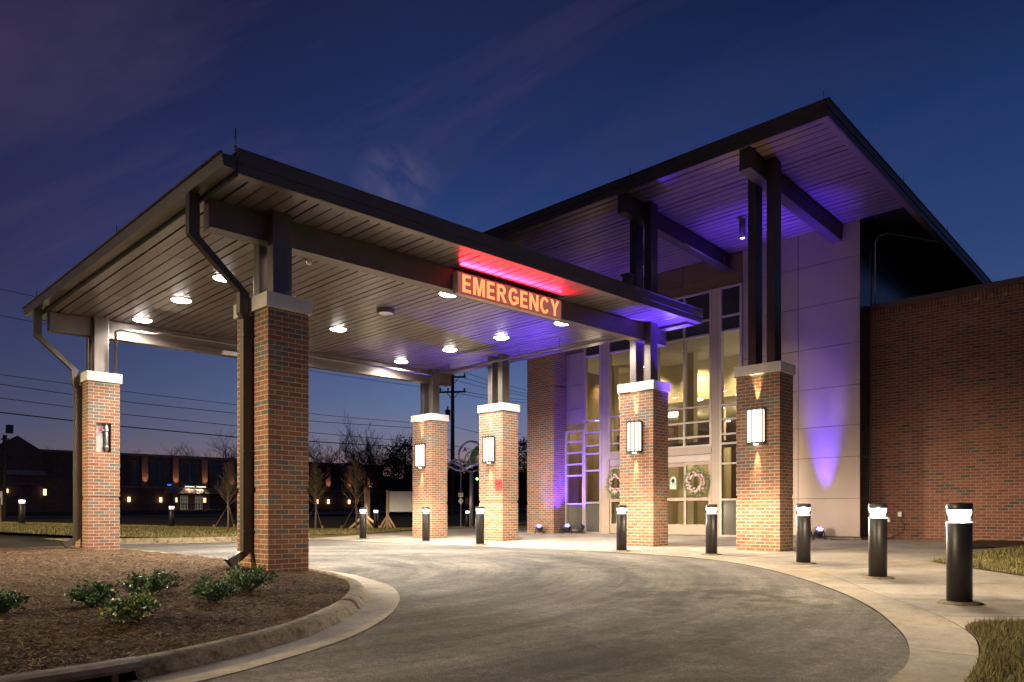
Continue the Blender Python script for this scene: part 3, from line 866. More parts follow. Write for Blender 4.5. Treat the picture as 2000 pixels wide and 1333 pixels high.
# ceiling speaker
x, y = 4.4, 3.42
t = thing('ceiling_speaker', (x, y, sof(x)), 'dark round speaker with pale grille in the middle of the canopy soffit', 'speaker')
mb = MB(); mb.lathe([(.19, .0), (.19, -.06), (.17, -.085), (.15, -.085)], (x, y, sof(x)), 32); mb.build('housing', M['bronze'], t)
mb = MB(); mb.lathe([(.15, -.083), (.1, -.09), (.095, -.084), (.05, -.091), (.0, -.091)], (x, y, sof(x)), 32); mb.build('grille', M['white'], t)
# sprinkler pipe under the soffit
mb = MB()
yp = 7.72
mb.tube([(.52, yp, 3.76), (.52, yp, 4.62), (.62, yp, 4.68), (1.3, yp, 4.70), (1.5, yp, 4.76), (9.02, yp, 4.86), (9.12, yp, 4.87)], .03, 10)
mb.tube([(9.12, yp, 4.87), (9.12, .72, 4.87), (9.12, .72, 4.99)], .03, 10)
for k in range(6):
    mb.tube([(2.2+k*1.3, yp, 4.77+.014*k), (2.2+k*1.3, yp, 4.97+.02*k)], .008, 6)
for k in range(5):
    mb.tube([(9.12, 1.3+k*1.4, 4.87), (9.12, 1.3+k*1.4, 5.1)], .008, 6)
    mb.tube([(9.12, 1.9+k*1.4, 4.87), (9.12, 1.9+k*1.4, 4.81)], .014, 6)
tag(mb.build('sprinkler_pipe', M['post'], origin=(9.12, yp, 4.87)), 'thin sprinkler pipe hung under the back edges of the canopy', 'pipe')
# bracket camera on the beam by the nearest column
t = thing('security_camera', (.95, .63, 4.55), 'tiny bracket camera on the beam right of the nearest column', 'camera')
mb = MB(); mb.tube([(.80, .66, 4.60), (.98, .66, 4.55)], .012, 8); mb.build('bracket', M['post'], t)
mb = MB(); mb.ball((1.02, .66, 4.53), .045, 2); mb.build('dome', M['white'], t)
# white strip light under the far beam
mb = MB(); mb.sbox(3.0, 4.3, 8.05, 8.17, lambda x: 4.54+.018*x, lambda x: 4.62+.018*x)
tag(mb.build('strip_light', M['white'], origin=(3.6, 8.1, 4.6), bevel=.01), 'white unlit strip light below the rear canopy beam', 'strip light')

# EMERGENCY sign
SX0, SX1, SZ0, SZ1 = 3.62, 6.36, 4.575, 4.985
sg = thing('emergency_sign', (5.0, .3, 4.57), 'lit EMERGENCY sign with orange red letters hung on the canopy beam', 'sign')
sl = .018
mb = MB(); mb.sbox(SX0, SX1, .262, .388, lambda x: SZ0+sl*(x-5)-.0, lambda x: SZ1+sl*(x-5)-.03)
mb.build('cabinet', m_plain('cabinet_glow_tint', (.66, .46, .43), .5, .1, .06, 3), sg, bevel=.006)  # pink of the letter glow mixed into the pale cabinet colour
mb = MB(); mb.sbox(SX0+.02, SX1-.02, .2585, .2615, lambda x: SZ0+.015+sl*(x-5), lambda x: SZ1-.045+sl*(x-5)); mb.build('face', m_emit('face_painted_halo', (1, .36, .28), .30), sg)  # plate emits, standing in for letter light falling on the face
def text_obj(name, body, size, mat_, parent, loc, rot, offset=0.0, ext=.004, sx=1.0, align='CENTER', bold=None):
    cu = bpy.data.curves.new(name, 'FONT'); cu.body = body; cu.size = size; cu.align_x = align; cu.align_y = 'CENTER'
    cu.offset = offset; cu.space_character = 1.06; cu.extrude = ext; cu.resolution_u = 6
    o = bpy.data.objects.new(name+'_tmp', cu); COL.objects.link(o)
    bpy.context.view_layer.update()
    me = bpy.data.meshes.new_from_object(o.evaluated_get(bpy.context.evaluated_depsgraph_get()))
    bpy.data.objects.remove(o); bpy.data.curves.remove(cu)
    if sx != 1.0:
        for v in me.vertices: v.co.x *= sx
    me.materials.clear(); me.materials.append(mat_)
    q = bpy.data.objects.new(name, me); COL.objects.link(q)
    q.parent = parent
    q.location = Vector(loc)-WLOC[parent.name] if parent is not None and parent.rotation_euler.z == 0 else loc
    q.rotation_euler = rot
    WLOC[q.name] = Vector(loc)
    return q
rot = (math.pi/2, -math.atan(sl), 0)
zc = (SZ0+SZ1-.03)/2
def fit_text(body, width, height, **kw):
    q = text_obj(kw.pop('name'), body, 1.0, **kw)
    co = [v.co for v in q.data.vertices]
    x0, x1 = min(c.x for c in co), max(c.x for c in co); y0, y1 = min(c.y for c in co), max(c.y for c in co)
    for c in co:
        c.x = (c.x-(x0+x1)/2)*width/(x1-x0); c.y = (c.y-(y0+y1)/2)*height/(y1-y0)
    return q
LW, LH = 2.54, .305
def arc_strip(cx, cy, ro, ri, a0, a1, n=18):
    o = [(cx+ro[0]*math.cos(a0+(a1-a0)*k/n), cy+ro[1]*math.sin(a0+(a1-a0)*k/n)) for k in range(n+1)]
    i_ = [(cx+ri[0]*math.cos(a0+(a1-a0)*k/n), cy+ri[1]*math.sin(a0+(a1-a0)*k/n)) for k in range(n+1)]
    return o+i_[::-1]
rd = math.radians
GLY = {
 'E': (.64, [[(0, 0), (.62, 0), (.62, .17), (.2, .17), (.2, .42), (.57, .42), (.57, .585), (.2, .585), (.2, .83), (.6, .83), (.6, 1), (0, 1)]]),
 'M': (.90, [[(0, 0), (.19, 0), (.19, .74), (.365, 0), (.535, 0), (.71, .74), (.71, 0), (.9, 0), (.9, 1), (.62, 1), (.45, .30), (.28, 1), (0, 1)]]),
 'R': (.80, [[(0, 0), (.2, 0), (.2, .41), (.31, .41), (.56, 0), (.80, 0), (.50, .445)]+[(.42+.30*math.cos(rd(a)), .705+.295*math.sin(rd(a))) for a in range(-55, 91, 12)]+[(0, 1), (0, .83), (.40, .83)]+[(.40+.13*math.cos(rd(a)), .70+.13*math.sin(rd(a))) for a in range(80, -91, -17)]+[(.2, .57), (.2, .825), (0, .825)]]),
 'G': (.84, [arc_strip(.42, .5, (.42, .52), (.215, .345), rd(38), rd(318), 24), [(.43, .38), (.65, .38), (.65, .27), (.733, .155), (.84, .155), (.84, .545), (.43, .545)]]),
 'N': (.80, [[(0, 0), (.19, 0), (.19, .67), (.6, 0), (.8, 0), (.8, 1), (.61, 1), (.61, .33), (.2, 1), (0, 1)]]),
 'C': (.80, [arc_strip(.42, .5, (.42, .52), (.215, .345), rd(36), rd(324), 24)]),
 'Y': (.81, [[(.305, 0), (.505, 0), (.505, .41), (.81, 1), (.59, 1), (.405, .60), (.22, 1), (0, 1), (.305, .41)]]),
}
def grow_poly(P, d):
    out = []; n = len(P)
    ar = sum(P[i][0]*P[(i+1) % n][1]-P[(i+1) % n][0]*P[i][1] for i in range(n))
    sgn = 1 if ar > 0 else -1
    for i in range(n):
        a, b, c = Vector(P[i-1]), Vector(P[i]), Vector(P[(i+1) % n])
        if (b-a).length < 1e-6 or (c-b).length < 1e-6: out.append(tuple(b)); continue
        u = (b-a).normalized(); v = (c-b).normalized()
        n1 = Vector((u.y, -u.x))*sgn; n2 = Vector((v.y, -v.x))*sgn
        m = n1+n2
        if m.length < .2: m = n1
        m.normalize(); out.append(tuple(b+m*d/max(.5, m.dot(n1))))
    return out
def sign_text(word, width, height, y, grow, name_, m_, th):
    tot = sum(GLY[c][0] for c in word)+.17*(len(word)-1)
    kx = width/tot; mb = MB(); x = 0
    for c in word:
        wd, polys = GLY[c]
        for P in polys:
            Q = [(-width/2+(x+p)*kx, (q-.5)*height) for p, q in P]
            if grow: Q = grow_poly(Q, grow)
            w3 = [(5.0+p, y, zc+sl*p+q) for p, q in Q]; n = len(w3); k = len(mb.v)
            mb.v += w3+[(p[0], p[1]+th, p[2]) for p in w3]
            ar = sum(Q[i][0]*Q[(i+1) % n][1]-Q[(i+1) % n][0]*Q[i][1] for i in range(n))
            f = tuple(k+i for i in range(n)); mb.f.append(f if ar > 0 else f[::-1]); mb.sm.append(False)
            for i in range(n): mb.f.append((k+i, k+(i+1) % n, k+n+(i+1) % n, k+n+i)); mb.sm.append(False)
        x += wd+.17
    mb.build(name_, m_, sg)
sign_text('EMERGENCY', LW, LH, .2555, .020, 'letter_halo', M['letter_red'], .006)
sign_text('EMERGENCY', LW, LH, .246, 0, 'letters', M['letter'], .009)
red_ = lamp('AREA', (5.0, .235, SZ1-.03), 150, (1, .008, .03), (5.0, -.30, SZ1+.17), 2.66, parent=None, sy=.05)
red_.data.spread = math.radians(110)

# lightning rods
def rod(p, h, label):
    mb = MB(); mb.tube([(p[0], p[1], p[2]), (p[0], p[1], p[2]+h)], [.009, .006], 6); mb.tube([p, (p[0], p[1], p[2]+.05)], .018, 8)
    tag(mb.build('lightning_rod', M['rod'], origin=p), label, 'lightning rod', 'lightning rods along the roof edges')
rod((-.66, -.5, 5.22), .27, 'lightning rod on the near corner of the canopy')
rod((-.8, 3.4, 5.12), .2, 'lightning rod midway along the canopy gutter')
rod((-.8, 8.3, 5.12), .2, 'lightning rod at the far left end of the canopy gutter')
rod((4.4, -.5, 5.31), .22, 'lightning rod on the canopy fascia left of the emergency sign')
rod((7.2, -.5, 5.36), .24, 'lightning rod on the canopy fascia right of the emergency sign')
mb = MB(); mb.box(7.75, 7.93, -.36, -.2, 5.3, 5.68); mb.box(7.72, 7.96, -.39, -.17, 5.68, 5.71)
tag(mb.build('roof_vent', M['fascia'], origin=(7.84, -.28, 5.3)), 'small boxy bronze vent standing on the canopy roof edge', 'roof vent')

# ------------------------------------------------------------------ wall sconces
sc0 = None
for (X, Y), lab in ((P4, 'lit box sconce on the column before the entrance doors'), (P6, 'lit box sconce on the rightmost column'),
                    (P5, 'lit box sconce on the column with the red sign'), (P3, 'lit box sconce on the column farthest back at left')):
    bx, by = X+.04, Y+.50
    lc = (bx, by, 2.12)
    if sc0 is None:
        r = thing('wall_sconce', lc, lab, 'wall lamp', 'box sconces on the brick columns')
        mb = MB(); mb.box(bx-.02, bx-.002, by-.17, by+.17, 2.14, 2.86); mb.build('back_plate', M['bronze'], r, bevel=.003)
        mb = MB()
        mb.box(bx-.125, bx-.02, by-.155, by+.155, 2.185, 2.825); mb.build('diffuser', M['sconce_glow'], r, bevel=.01)
        mb = MB()
        for z in (2.15, 2.83): mb.box(bx-.145, bx-.0205, by-.178, by+.178, z, z+.032)
        for yy in (-.176, -.062, .048, .160): mb.box(bx-.15, bx-.128, by+yy, by+yy+.014, 2.12, 2.89)
        for yy in (-.176, .163): mb.box(bx-.05, bx-.035, by+yy, by+yy+.012, 2.12, 2.89)
        mb.build('cage', M['bronze'], r)
        mb = MB(); mb.lathe([(.045, 0), (.045, -.02), (.0, -.02)], (bx-.075, by, 2.149), 16); mb.build('lower_lamp', M['lit_lobby'], r)
        sc0 = r
    else:
        r = copy_tree(sc0); r.location = lc; r['label'] = lab
    warm = (1, .60, .26)
    lamp('SPOT', (bx-.04, by, 2.12), 330, warm, (bx-.02, by, .4), .012, 30, 1.0)
    lamp('SPOT', (bx-.04, by, 2.90), 330, warm, (bx-.02, by, 4.6), .012, 30, 1.0)

# small red sign on the column
X, Y = P5
t = thing('red_notice_sign', (X+.02, Y+.13, 1.45), 'small red plastic notice with a black NO band on the column brick', 'sign')
mb = MB(); yc, zz = Y+.17, 1.47
mb.box(X+.022, X+.036, yc-.13, yc+.15, zz-.02, zz+.22)
mb.hexa([(X+.012, yc-.12, zz-.05), (X+.034, yc-.12, zz-.05), (X+.034, yc+.10, zz-.05), (X+.012, yc+.10, zz-.05), (X+.01, yc-.13, zz-.02), (X+.034, yc-.13, zz-.02), (X+.034, yc+.15, zz-.02), (X+.01, yc+.15, zz-.02)])
mb.v = mb.v; mb.build('plate', M['red'], t, bevel=.01)
mb = MB(); mb.box(X+.0165, X+.0215, yc-.07, yc+.12, zz+.07, zz+.145); mb.build('band', M['black'], t)
fit_text('NO', .09, .055, name='letters', mat_=M['red'], parent=t, loc=(X+.014, yc+.025, zz+.107), rot=(math.pi/2, 0, -math.pi/2), offset=.02, ext=.002)

# ------------------------------------------------------------------ bollards
bol0 = None
BL = [((3.23, -7.39), 'black bollard light nearest the camera at the right'), ((5.2, -6.02), 'second nearest bollard light, in front of the wing wall edge'),
      ((6.78, -4.4), 'bollard light standing in front of the blue lit wall panel'), ((7.80, -2.22), 'bollard light between the two rightmost columns'),
      ((7.70, -.22), 'bollard light at the left edge of the purple lit column'), ((7.78, 4.15), 'bollard light overlapping the column with the red sign'),
      ((8.05, 6.62), 'bollard light overlapping the column farthest back'), ((7.98, 9.55), 'bollard light at the end of the walk in front of the staked tree'),
      ((7.6, 23.45), 'far bollard light on the lawn between the two left columns'), ((2.02, 23.02), 'far bollard light on the lawn left of the pipe niche column'),
      ((19.99, 18.17), 'distant bollard light beside the sculpture pole'), ((15.16, 19.14), 'distant bollard light half hidden behind a nearer one')]
for k, ((x, y), lab) in enumerate(BL):
    z = (g(x)+.004) if y < 12 else lawn_z(x, y)+.03
    if k == 0: z = -.092
    if k == 1: z = -.062
    if bol0 is None:
        r = thing('bollard_light', (x, y, z), lab, 'bollard', 'bollard lights along the walk')
        mb = MB(); mb.lathe([(.0, -.12), (.108, -.12), (.108, .758), (.104, .765), (.0, .765)], (x, y, z), 40); mb.build('post', M['bollard'], r)
        mb = MB(); mb.lathe([(.108, .766), (.1115, .77), (.1115, .776), (.108, .778), (.108, .884)], (x, y, z), 40); mb.build('lens', M['lens'], r)
        mb = MB(); mb.lathe([(.112, .767), (.1135, .7695), (.112, .772)], (x, y, z), 40); mb.build('lens_rim', M['rim_glow'], r)
        mb = MB(); mb.lathe([(.0, .822), (.05, .822), (.092, .828), (.1, .84), (.1, .885), (.0, .885)], (x, y, z), 32); mb.build('reflector', M['bollard_glow'], r)
        mb = MB(); mb.lathe([(.088, .768), (.09, .826)], (x, y, z), 32); mb.build('diffuser', M['lens_inner'], r)
        mb = MB(); mb.lathe([(.0, .886), (.108, .886), (.109, .89), (.109, .940), (.104, .947), (.0, .95)], (x, y, z), 40); mb.build('head', M['bollard'], r)
        mb = MB(); mb.lathe([(.0, .7655), (.1, .7655)], (x, y, z), 24); mb.build('lamp_base', M['white'], r)
        mb = MB(); mb.lathe([(.0, .0), (.19, -.01), (.2, .004), (.17, .02), (.109, .022), (.0, .022)], (x, y, z), 36); mb.build('footing', M['kerb'], r)
        bol0 = r
    else:
        r = copy_tree(bol0); r.location = (x, y, z); r['label'] = lab
    lamp('POINT', (x, y, z+.87), 1000 if y < 12 else 800, (1, .80, .54), size=.025)

# ------------------------------------------------------------------ the building
FX = 13.41
bd = thing('hospital_building', (FX, 1.5, .1), 'hospital entrance building with tan panels, tall glazing and a sloped upper roof', 'building')
RY0, RY1, RX0, RX1 = -4.05, 8.3, 8.62, 22.0
# upper roof
mb = MB(); strips_y(mb, RX0+.03, FX-.01, RY0+.14, RY1-.05, usof, .2, .02, bold=6)
mb.build('upper_soffit', M['soffit_up'], bd)
mb = MB()
mb.sbox(RX0+.005, RX1, RY0+.005, RY0+.138, lambda x: usof(x)-.004, lambda x: usof(x)+.02)
mb.build('upper_soffit_trim', M['soffit_up'], bd)
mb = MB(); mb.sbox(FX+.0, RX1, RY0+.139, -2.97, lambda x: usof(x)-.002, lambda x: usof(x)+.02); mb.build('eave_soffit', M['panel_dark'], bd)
mb = MB(); mb.sbox(RX0+.01, RX1, RY0+.01, RY1-.01, lambda x: usof(x)+.025, lambda x: usof(x)+.25); mb.build('upper_roof_deck', M['groove'], bd)
mb = MB()
f0 = usof(RX0)
mb.box(RX0-.03, RX0, RY0-.03, RY1, f0-.03, f0+.10)
mb.box(RX0-.045, RX0, RY0-.045, RY1, f0+.104, f0+.255)
mb.sbox(RX0, RX1, RY0-.03, RY0, lambda x: usof(x)-.03, lambda x: usof(x)+.10)
mb.sbox(RX0, RX1, RY0-.045, RY0, lambda x: usof(x)+.104, lambda x: usof(x)+.255)
mb.sbox(RX0, RX1, RY1, RY1+.03, lambda x: usof(x)-.03, lambda x: usof(x)+.255)
mb.sbox(RX0-.06, RX1, RY0-.06, RY1+.03, lambda x: usof(x)+.256, lambda x: usof(x)+.275)
mb.build('upper_fascia', M['fascia_unlit'], bd)
for yb in (P6[1]+.39, P4[1]+.39, P5[1]+.39):
    mb = MB(); bz = lambda x: usof(x)-.405
    mb.sbox(8.70, FX-.002, yb, yb+.22, bz, lambda x: usof(x)-.005)
    mb.sbox(8.695, FX-.001, yb-.012, yb+.232, lambda x: bz(x)-.012, lambda x: bz(x)+.003)
    mb.build('roof_beam', M['bronze'], bd, bevel=.004)
rod((8.6, -4.0, 8.12), .22, 'lightning rod on the near corner of the upper roof')
rod((8.6, .2, 8.12), .22, 'lightning rod on the upper roof edge above the tall posts')
rod((12.9, -4.05, 7.98), .24, 'lightning rod on the right hand edge of the upper roof, nearest to the corner')
rod((16.4, -4.05, 7.83), .24, 'lightning rod farther back on the right hand edge of the upper roof')

# cladding panels with open joints
def panels(mb, y0, y1, zs, ys=None, x=FX, th=.03, gap=.012):
    ycuts = [y0]+list(ys or [])+[y1]
    for a, b in zip(ycuts[:-1], ycuts[1:]):
        for c, d in zip(zs[:-1], zs[1:]):
            mb.box(x, x+th, a+gap/2, b-gap/2, c+gap/2, d-gap/2)
mb = MB()
panels(mb, -2.955, .02, [.2, 1.12, 2.115, 2.87, 3.82, 4.815, 5.87, 6.87, 7.74], [-1.473])
mb.build('cladding', M['panel'], bd)
mb = MB(); panels(mb, .02, 5.36, [6.86, 7.17, 7.74], [1.82, 3.6]); panels(mb, 5.36, 6.15, [5.85, 6.86, 7.74]); mb.build('frieze', M['frieze'], bd)
mb = MB(); panels(mb, 5.37, 6.13, [3.41, 4.09, 4.85, 5.85]); mb.build('cladding', M['panel'], bd)
mb = MB()
mb.box(FX+.031, FX+.06, -2.95, .02, .05, 7.75); mb.box(FX+.031, FX+.06, .02, 6.15, 6.865, 7.75); mb.box(FX+.031, FX+.06, 5.372, 6.15, 3.42, 6.9)
mb.build('backing', M['joint'], bd)
mb = MB(); mb.box(FX-.02, 14.04, -2.975, .01, -.05, .185); mb.build('plinth', M['kerb'], bd, bevel=.006)
# pilasters between the glazing bays
for a, b in ((.68, .905), (4.425, 4.683)):
    mb = MB(); mb.box(FX-.03, FX+.09, a, b, .12, 6.862)
    mb.build('pilaster', M['doorframe'], bd, bevel=.004)
# side wall of the tall volume
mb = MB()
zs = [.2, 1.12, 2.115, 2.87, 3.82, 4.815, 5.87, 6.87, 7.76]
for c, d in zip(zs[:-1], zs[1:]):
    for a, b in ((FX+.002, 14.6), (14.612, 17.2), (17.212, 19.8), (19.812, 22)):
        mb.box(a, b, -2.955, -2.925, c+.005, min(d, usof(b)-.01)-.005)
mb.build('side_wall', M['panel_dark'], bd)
mb = MB(); mb.tube([(14.28, -3.0, 5.8), (14.28, -3.0, 7.35), (14.32, -3.05, 7.52), (14.5, -3.2, 7.60), (15.2, -3.6, 7.585), (15.9, -3.98, 7.55)], .018, 8)
mb.build('conduit', M['iron'], bd)
mb = MB(); mb.box(FX+.2, 25.3, 7.11, 7.28, 0, 7.2); mb.box(25.05, 25.3, -2.9, 7.1, 0, 7.15); mb.build('rear_shell', M['brick_wall'], bd)
# brick wing
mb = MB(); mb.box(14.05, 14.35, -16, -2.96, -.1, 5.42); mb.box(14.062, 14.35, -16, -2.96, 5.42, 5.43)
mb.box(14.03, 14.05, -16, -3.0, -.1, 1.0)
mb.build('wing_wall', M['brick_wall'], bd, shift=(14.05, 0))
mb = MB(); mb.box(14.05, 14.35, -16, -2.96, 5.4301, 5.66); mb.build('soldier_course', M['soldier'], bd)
mb = MB(); mb.box(13.99, 14.42, -16, -2.99, 5.662, 5.79); mb.build('coping', M['fascia'], bd, bevel=.006)
mb = MB(); mb.box(13.98, 14.03, -2.99, -2.962, .19, 5.66); mb.build('corner_trim', M['gutter'], bd)
# brick pier at the far end of the facade
mb = MB(); tx0, tx1, ty0, ty1 = 12.83, 13.6, 6.14, 7.30
for a, b, e in ((-.1, 1.05, 0), (1.05, 1.122, .014), (1.122, 4.80, 0), (4.80, 4.872, .014), (4.872, 7.70, 0)):
    mb.box(tx0+e, tx1, ty0+e, ty1-e, a, b)
mb.build('brick_pier', M['brick'], bd, shift=(tx0, ty0))
# glazed bays
def window(y0, y1, bars, mulls=(), fr='frame', fw=.065, x=FX, opaque=(), spand=None, inner=.05):
    """curtain wall bay: frame with glass panes"""
    zs = bars
    mb = MB(); d0, d1 = x-.035, x+.09
    mb.box(d0, d1, y0, y0+fw, zs[0], zs[-1]); mb.box(d0, d1, y1-fw, y1, zs[0], zs[-1])
    ycut = [y0+fw]
    for m in mulls:
        mb.box(d0, d1, m-fw/2, m+fw/2, zs[0], zs[-1]); ycut += [m-fw/2, m+fw/2]
    ycut.append(y1-fw)
    for z in zs:
        lo = z-inner/2; hi = z+inner/2
        if z == zs[0]: lo, hi = z, z+inner
        if z == zs[-1]: lo, hi = z-inner, z
        for a, b in zip(ycut[::2], ycut[1::2]): mb.box(d0+.004, d1-.004, a, b, lo, hi)
    f = mb.build('window', M[fr], bd)
    for mat_, sel in (('glass', 'g'), ('spandrel', 's'), ('frosted', 'o')):
        mb = MB(); n = 0
        for a, b in zip(ycut[::2], ycut[1::2]):
            for i, (c, d) in enumerate(zip(zs[:-1], zs[1:])):
                kind = 'o' if i in opaque else ('s' if (spand is not None and c >= spand-.01) else 'g')
                if kind != sel: continue
                mb.quad((x+.03, b, c), (x+.03, a, c), (x+.03, a, d), (x+.03, b, d)); n += 1
        if n: mb.build('pane', M[mat_], f)
    return f
window(.022, .676, [.13, 1.13, 2.10, 2.64, 2.89, 3.29, 3.68, 5.66, 6.06, 6.86], opaque=(0,), spand=5.66)
window(.908, 4.42, [2.60, 2.878, 3.285, 3.70, 5.66, 6.06, 6.86], (1.762, 2.665, 3.568), spand=5.66)
window(4.687, 5.362, [.13, 1.09, 2.09, 2.62, 2.87, 3.28, 3.665, 5.68, 6.08, 6.86], opaque=(0,), spand=5.68)
window(5.364, 6.138, [.20, 1.06, 1.96, 2.32, 2.69, 3.04, 3.40], opaque=(0,), fr='doorframe')
# sliding doors under a deep header
mb = MB()
mb.box(FX-.05, FX+.10, .907, 4.423, 2.39, 2.598)
mb.box(FX-.03, FX+.10, .907, .962, .12, 2.39); mb.box(FX-.03, FX+.10, 4.37, 4.423, .12, 2.39)
mb.build('door_header', M['doorframe'], bd, bevel=.004)
mb = MB(); mb.box(FX-.012, FX+.08, .963, 4.369, 2.20, 2.388); mb.build('door_operator', M['frame'], bd, bevel=.004)
leaves = ((.965, 1.775, -.02), (1.76, 2.665, .02), (2.667, 3.57, .02), (3.555, 4.367, -.02))
for a, b, dx in leaves:
    x = FX+.02+dx; st = .06
    mb = MB(); zl, zh = .165, 2.19 if dx < 0 else 2.17
    mb.box(x, x+.045, a, a+st, zl, zh); mb.box(x, x+.045, b-st, b, zl, zh)
    for c, d in ((zl, .45), (1.11, 1.20), (zh-.09, zh)): mb.box(x+.001, x+.044, a+st, b-st, c, d)
    dl = mb.build('door_leaf', M['doorframe'], bd, bevel=.003)
    mb = MB()
    for c, d in ((.45, 1.11), (1.20, zh-.09)): mb.quad((x+.022, b-st, c), (x+.022, a+st, c), (x+.022, a+st, d), (x+.022, b-st, d))
    mb.build('pane', M['glass'], dl)
# logo decal on a door: pale arched tab with a dark leaf
mb = MB(); yc, zb, w = 2.16, 1.44, .105; x = FX+.03
pts = [(yc+w, zb), (yc-w, zb), (yc-w, zb+.26)]+[(yc-w*math.cos(a*math.pi/10), zb+.26+w*math.sin(a*math.pi/10)) for a in range(1, 10)]+[(yc+w, zb+.26)]
n = len(mb.v); mb.v += [(x, p, q) for p, q in pts]; mb.f.append(tuple(range(n, n+len(pts)))); mb.sm.append(False)
dec = mb.build('door_decal', m_plain('decal_mint', (.42, .55, .45), .5, 0, .03), bd)
mb = MB(); leafp = [(0, .075), (.045, .03), (.055, -.02), (.02, -.05), (.012, -.085), (-.012, -.085), (-.02, -.05), (-.055, -.02), (-.045, .03)]
n = len(mb.v); mb.v += [(x-.002, yc-p, zb+.24+q) for p, q in leafp]; mb.f.append(tuple(range(n, n+len(leafp)))); mb.sm.append(False)
for k in range(8):
    a = math.radians(200+k*17.5); b = math.radians(200+(k+1)*17.5); r0, r1 = .085, .095
    mb.quad(*[(x-.002, yc-r*math.cos(q), zb+.22+r*math.sin(q)) for r, q in ((r0, a), (r1, a), (r1, b), (r0, b))])
mb.build('leaf_mark', M['joint'], dec)

# lobby behind the glass
mb = MB()
BX = 16.65
mb.box(BX, BX+.15, -2.9, 7.0, 4.46, 5.72)
mb.build('lobby_bulkhead', M['lobbywall'], bd)
mb = MB(); mb.box(FX+.12, BX+.1, -2.9, 7.0, 5.72, 5.8); mb.box(BX+.15, 25, -2.9, 7.0, 4.46, 4.56); mb.build('lobby_ceiling', M['ceiling'], bd)
mb = MB(); mb.box(FX+.06, 25, -2.9, 7.0, .08, .155); mb.build('lobby_floor', M['lobbyfloor'], bd)
mb = MB(); mb.box(24.6, 24.7, -2.9, 7.0, .155, 4.46); mb.box(FX+.1, 25, -2.92, -2.88, .155, 5.8); mb.box(FX+.2, 25, 7.0, 7.1, .155, 5.8)
mb.build('lobby_rear_wall', M['lobbydark'], bd)
mb = MB()
for yy in (.2, 1.7, 3.2, 4.7, 6.2): mb.box(18.2, 18.45, yy, yy+.24, .155, 4.46)
for yy in (2.6, 5.6): mb.box(15.3, 15.55, yy, yy+.22, .155, 5.72)
mb.build('lobby_column', M['lobbywall'], bd, bevel=.01)
mb = MB()
mb.box(20.6, 20.7, -2.5, 2.4, .155, 3.4); mb.box(20.6, 20.7, 4.2, 7.0, .155, 3.4)
mb.build('lobby_partition', M['lobbywall'], bd)
mb = MB(); mb.box(FX+.5, FX+.56, -.9, .0, .155, 4.4); mb.box(FX+.6, 15.2, 4.45, 4.55, .155, 3.2); mb.build('vestibule_wall', M['lobbywall'], bd)
mb = MB(); mb.box(FX+.6, 15.4, .85, 4.5, 2.72, 2.80); mb.box(15.36, 15.40, .9, 4.4, .155, .25); mb.build('vestibule_soffit', M['lobbydark'], bd)
mb = MB()
for yy in (.9, 1.8, 2.7, 3.6, 4.5): mb.box(15.36, 15.42, yy-.03, yy+.03, .155, 2.72)
mb.box(15.36, 15.42, .9, 4.5, 1.1, 1.16)
mb.build('inner_door_frame', M['doorframe'], bd)
def disc_light(name, x, y, z, r, par, m='lit_lobby'):
    mb = MB(); mb.lathe([(r, .0), (r, -.03), (.0, -.032)], (x, y, z), 24); return mb.build(name, M[m], par)
for y in (-1.6, 1.4, 3.15, 4.9, 6.6):
    disc_light('lobby_downlight', 16.15, y, 5.72, .09, bd)
    lamp('SPOT', (16.0, y, 5.64), 400, (1, .82, .48), (16.7, y, 3.9), .06, 105, .9, bd)
for x, y, r in ((19.5, 2.3, .16), (19.6, 4.1, .16), (19.6, .6, .16), (22.2, 3.0, .16), (22.2, 1.2, .16), (19.5, 6.0, .16), (22.2, 5.2, .16)):
    disc_light('lobby_downlight', x, y, 4.46, r, bd)
for x, y in ((19.2, 2.2), (19.2, 5.6), (22.4, 2.0)):
    lamp('POINT', (x, y, 4.1), 180, (1, .82, .5), size=.12, parent=bd)
for x, y in ((15.9, 1.3), (15.9, 2.85)):
    o = disc_light('pendant_disc', x, y, 4.36, .2, bd)
    mb = MB(); mb.tube([(x, y, 4.36), (x, y, 5.72)], .006, 5); mb.build('pendant_stem', M['iron'], bd)
lamp('POINT', (14.9, 2.6, 2.45), 22, (1, .84, .55), size=.08, parent=bd)
lamp('POINT', (14.9, -1.2, 4.2), 100, (1, .84, .55), size=.1, parent=bd)
lamp('POINT', (15.2, 6.2, 3.4), 60, (1, .82, .5), size=.1, parent=bd)
# lobby furniture glimpsed through the glass
t = thing('round_table', (15.0, .35, .155), 'small round table glimpsed through the narrow glass bay left of the rightmost column', 'table')
mb = MB(); mb.lathe([(0, .74), (.36, .745), (.37, .76), (.36, .775), (0, .775)], (15.0, .35, .155), 28); mb.build('tabletop', M['white'], t)
mb = MB(); mb.lathe([(.2, 0), (.19, .02), (.03, .05), (.03, .74)], (15.0, .35, .155), 16); mb.build('pedestal', M['iron'], t)
t = thing('waste_bin', (14.25, 1.35, .155), 'dark waste bin with blue top glow just inside the doors', 'bin')
mb = MB(); mb.lathe([(0, 0), (.15, 0), (.16, .62), (.0, .62)], (14.25, 1.35, .155), 24); mb.build('body', M['black'], t)
mb = MB(); mb.lathe([(.16, .62), (.165, .65), (.12, .72), (0, .72)], (14.25, 1.35, .155), 24); mb.build('lid', M['iron'], t)

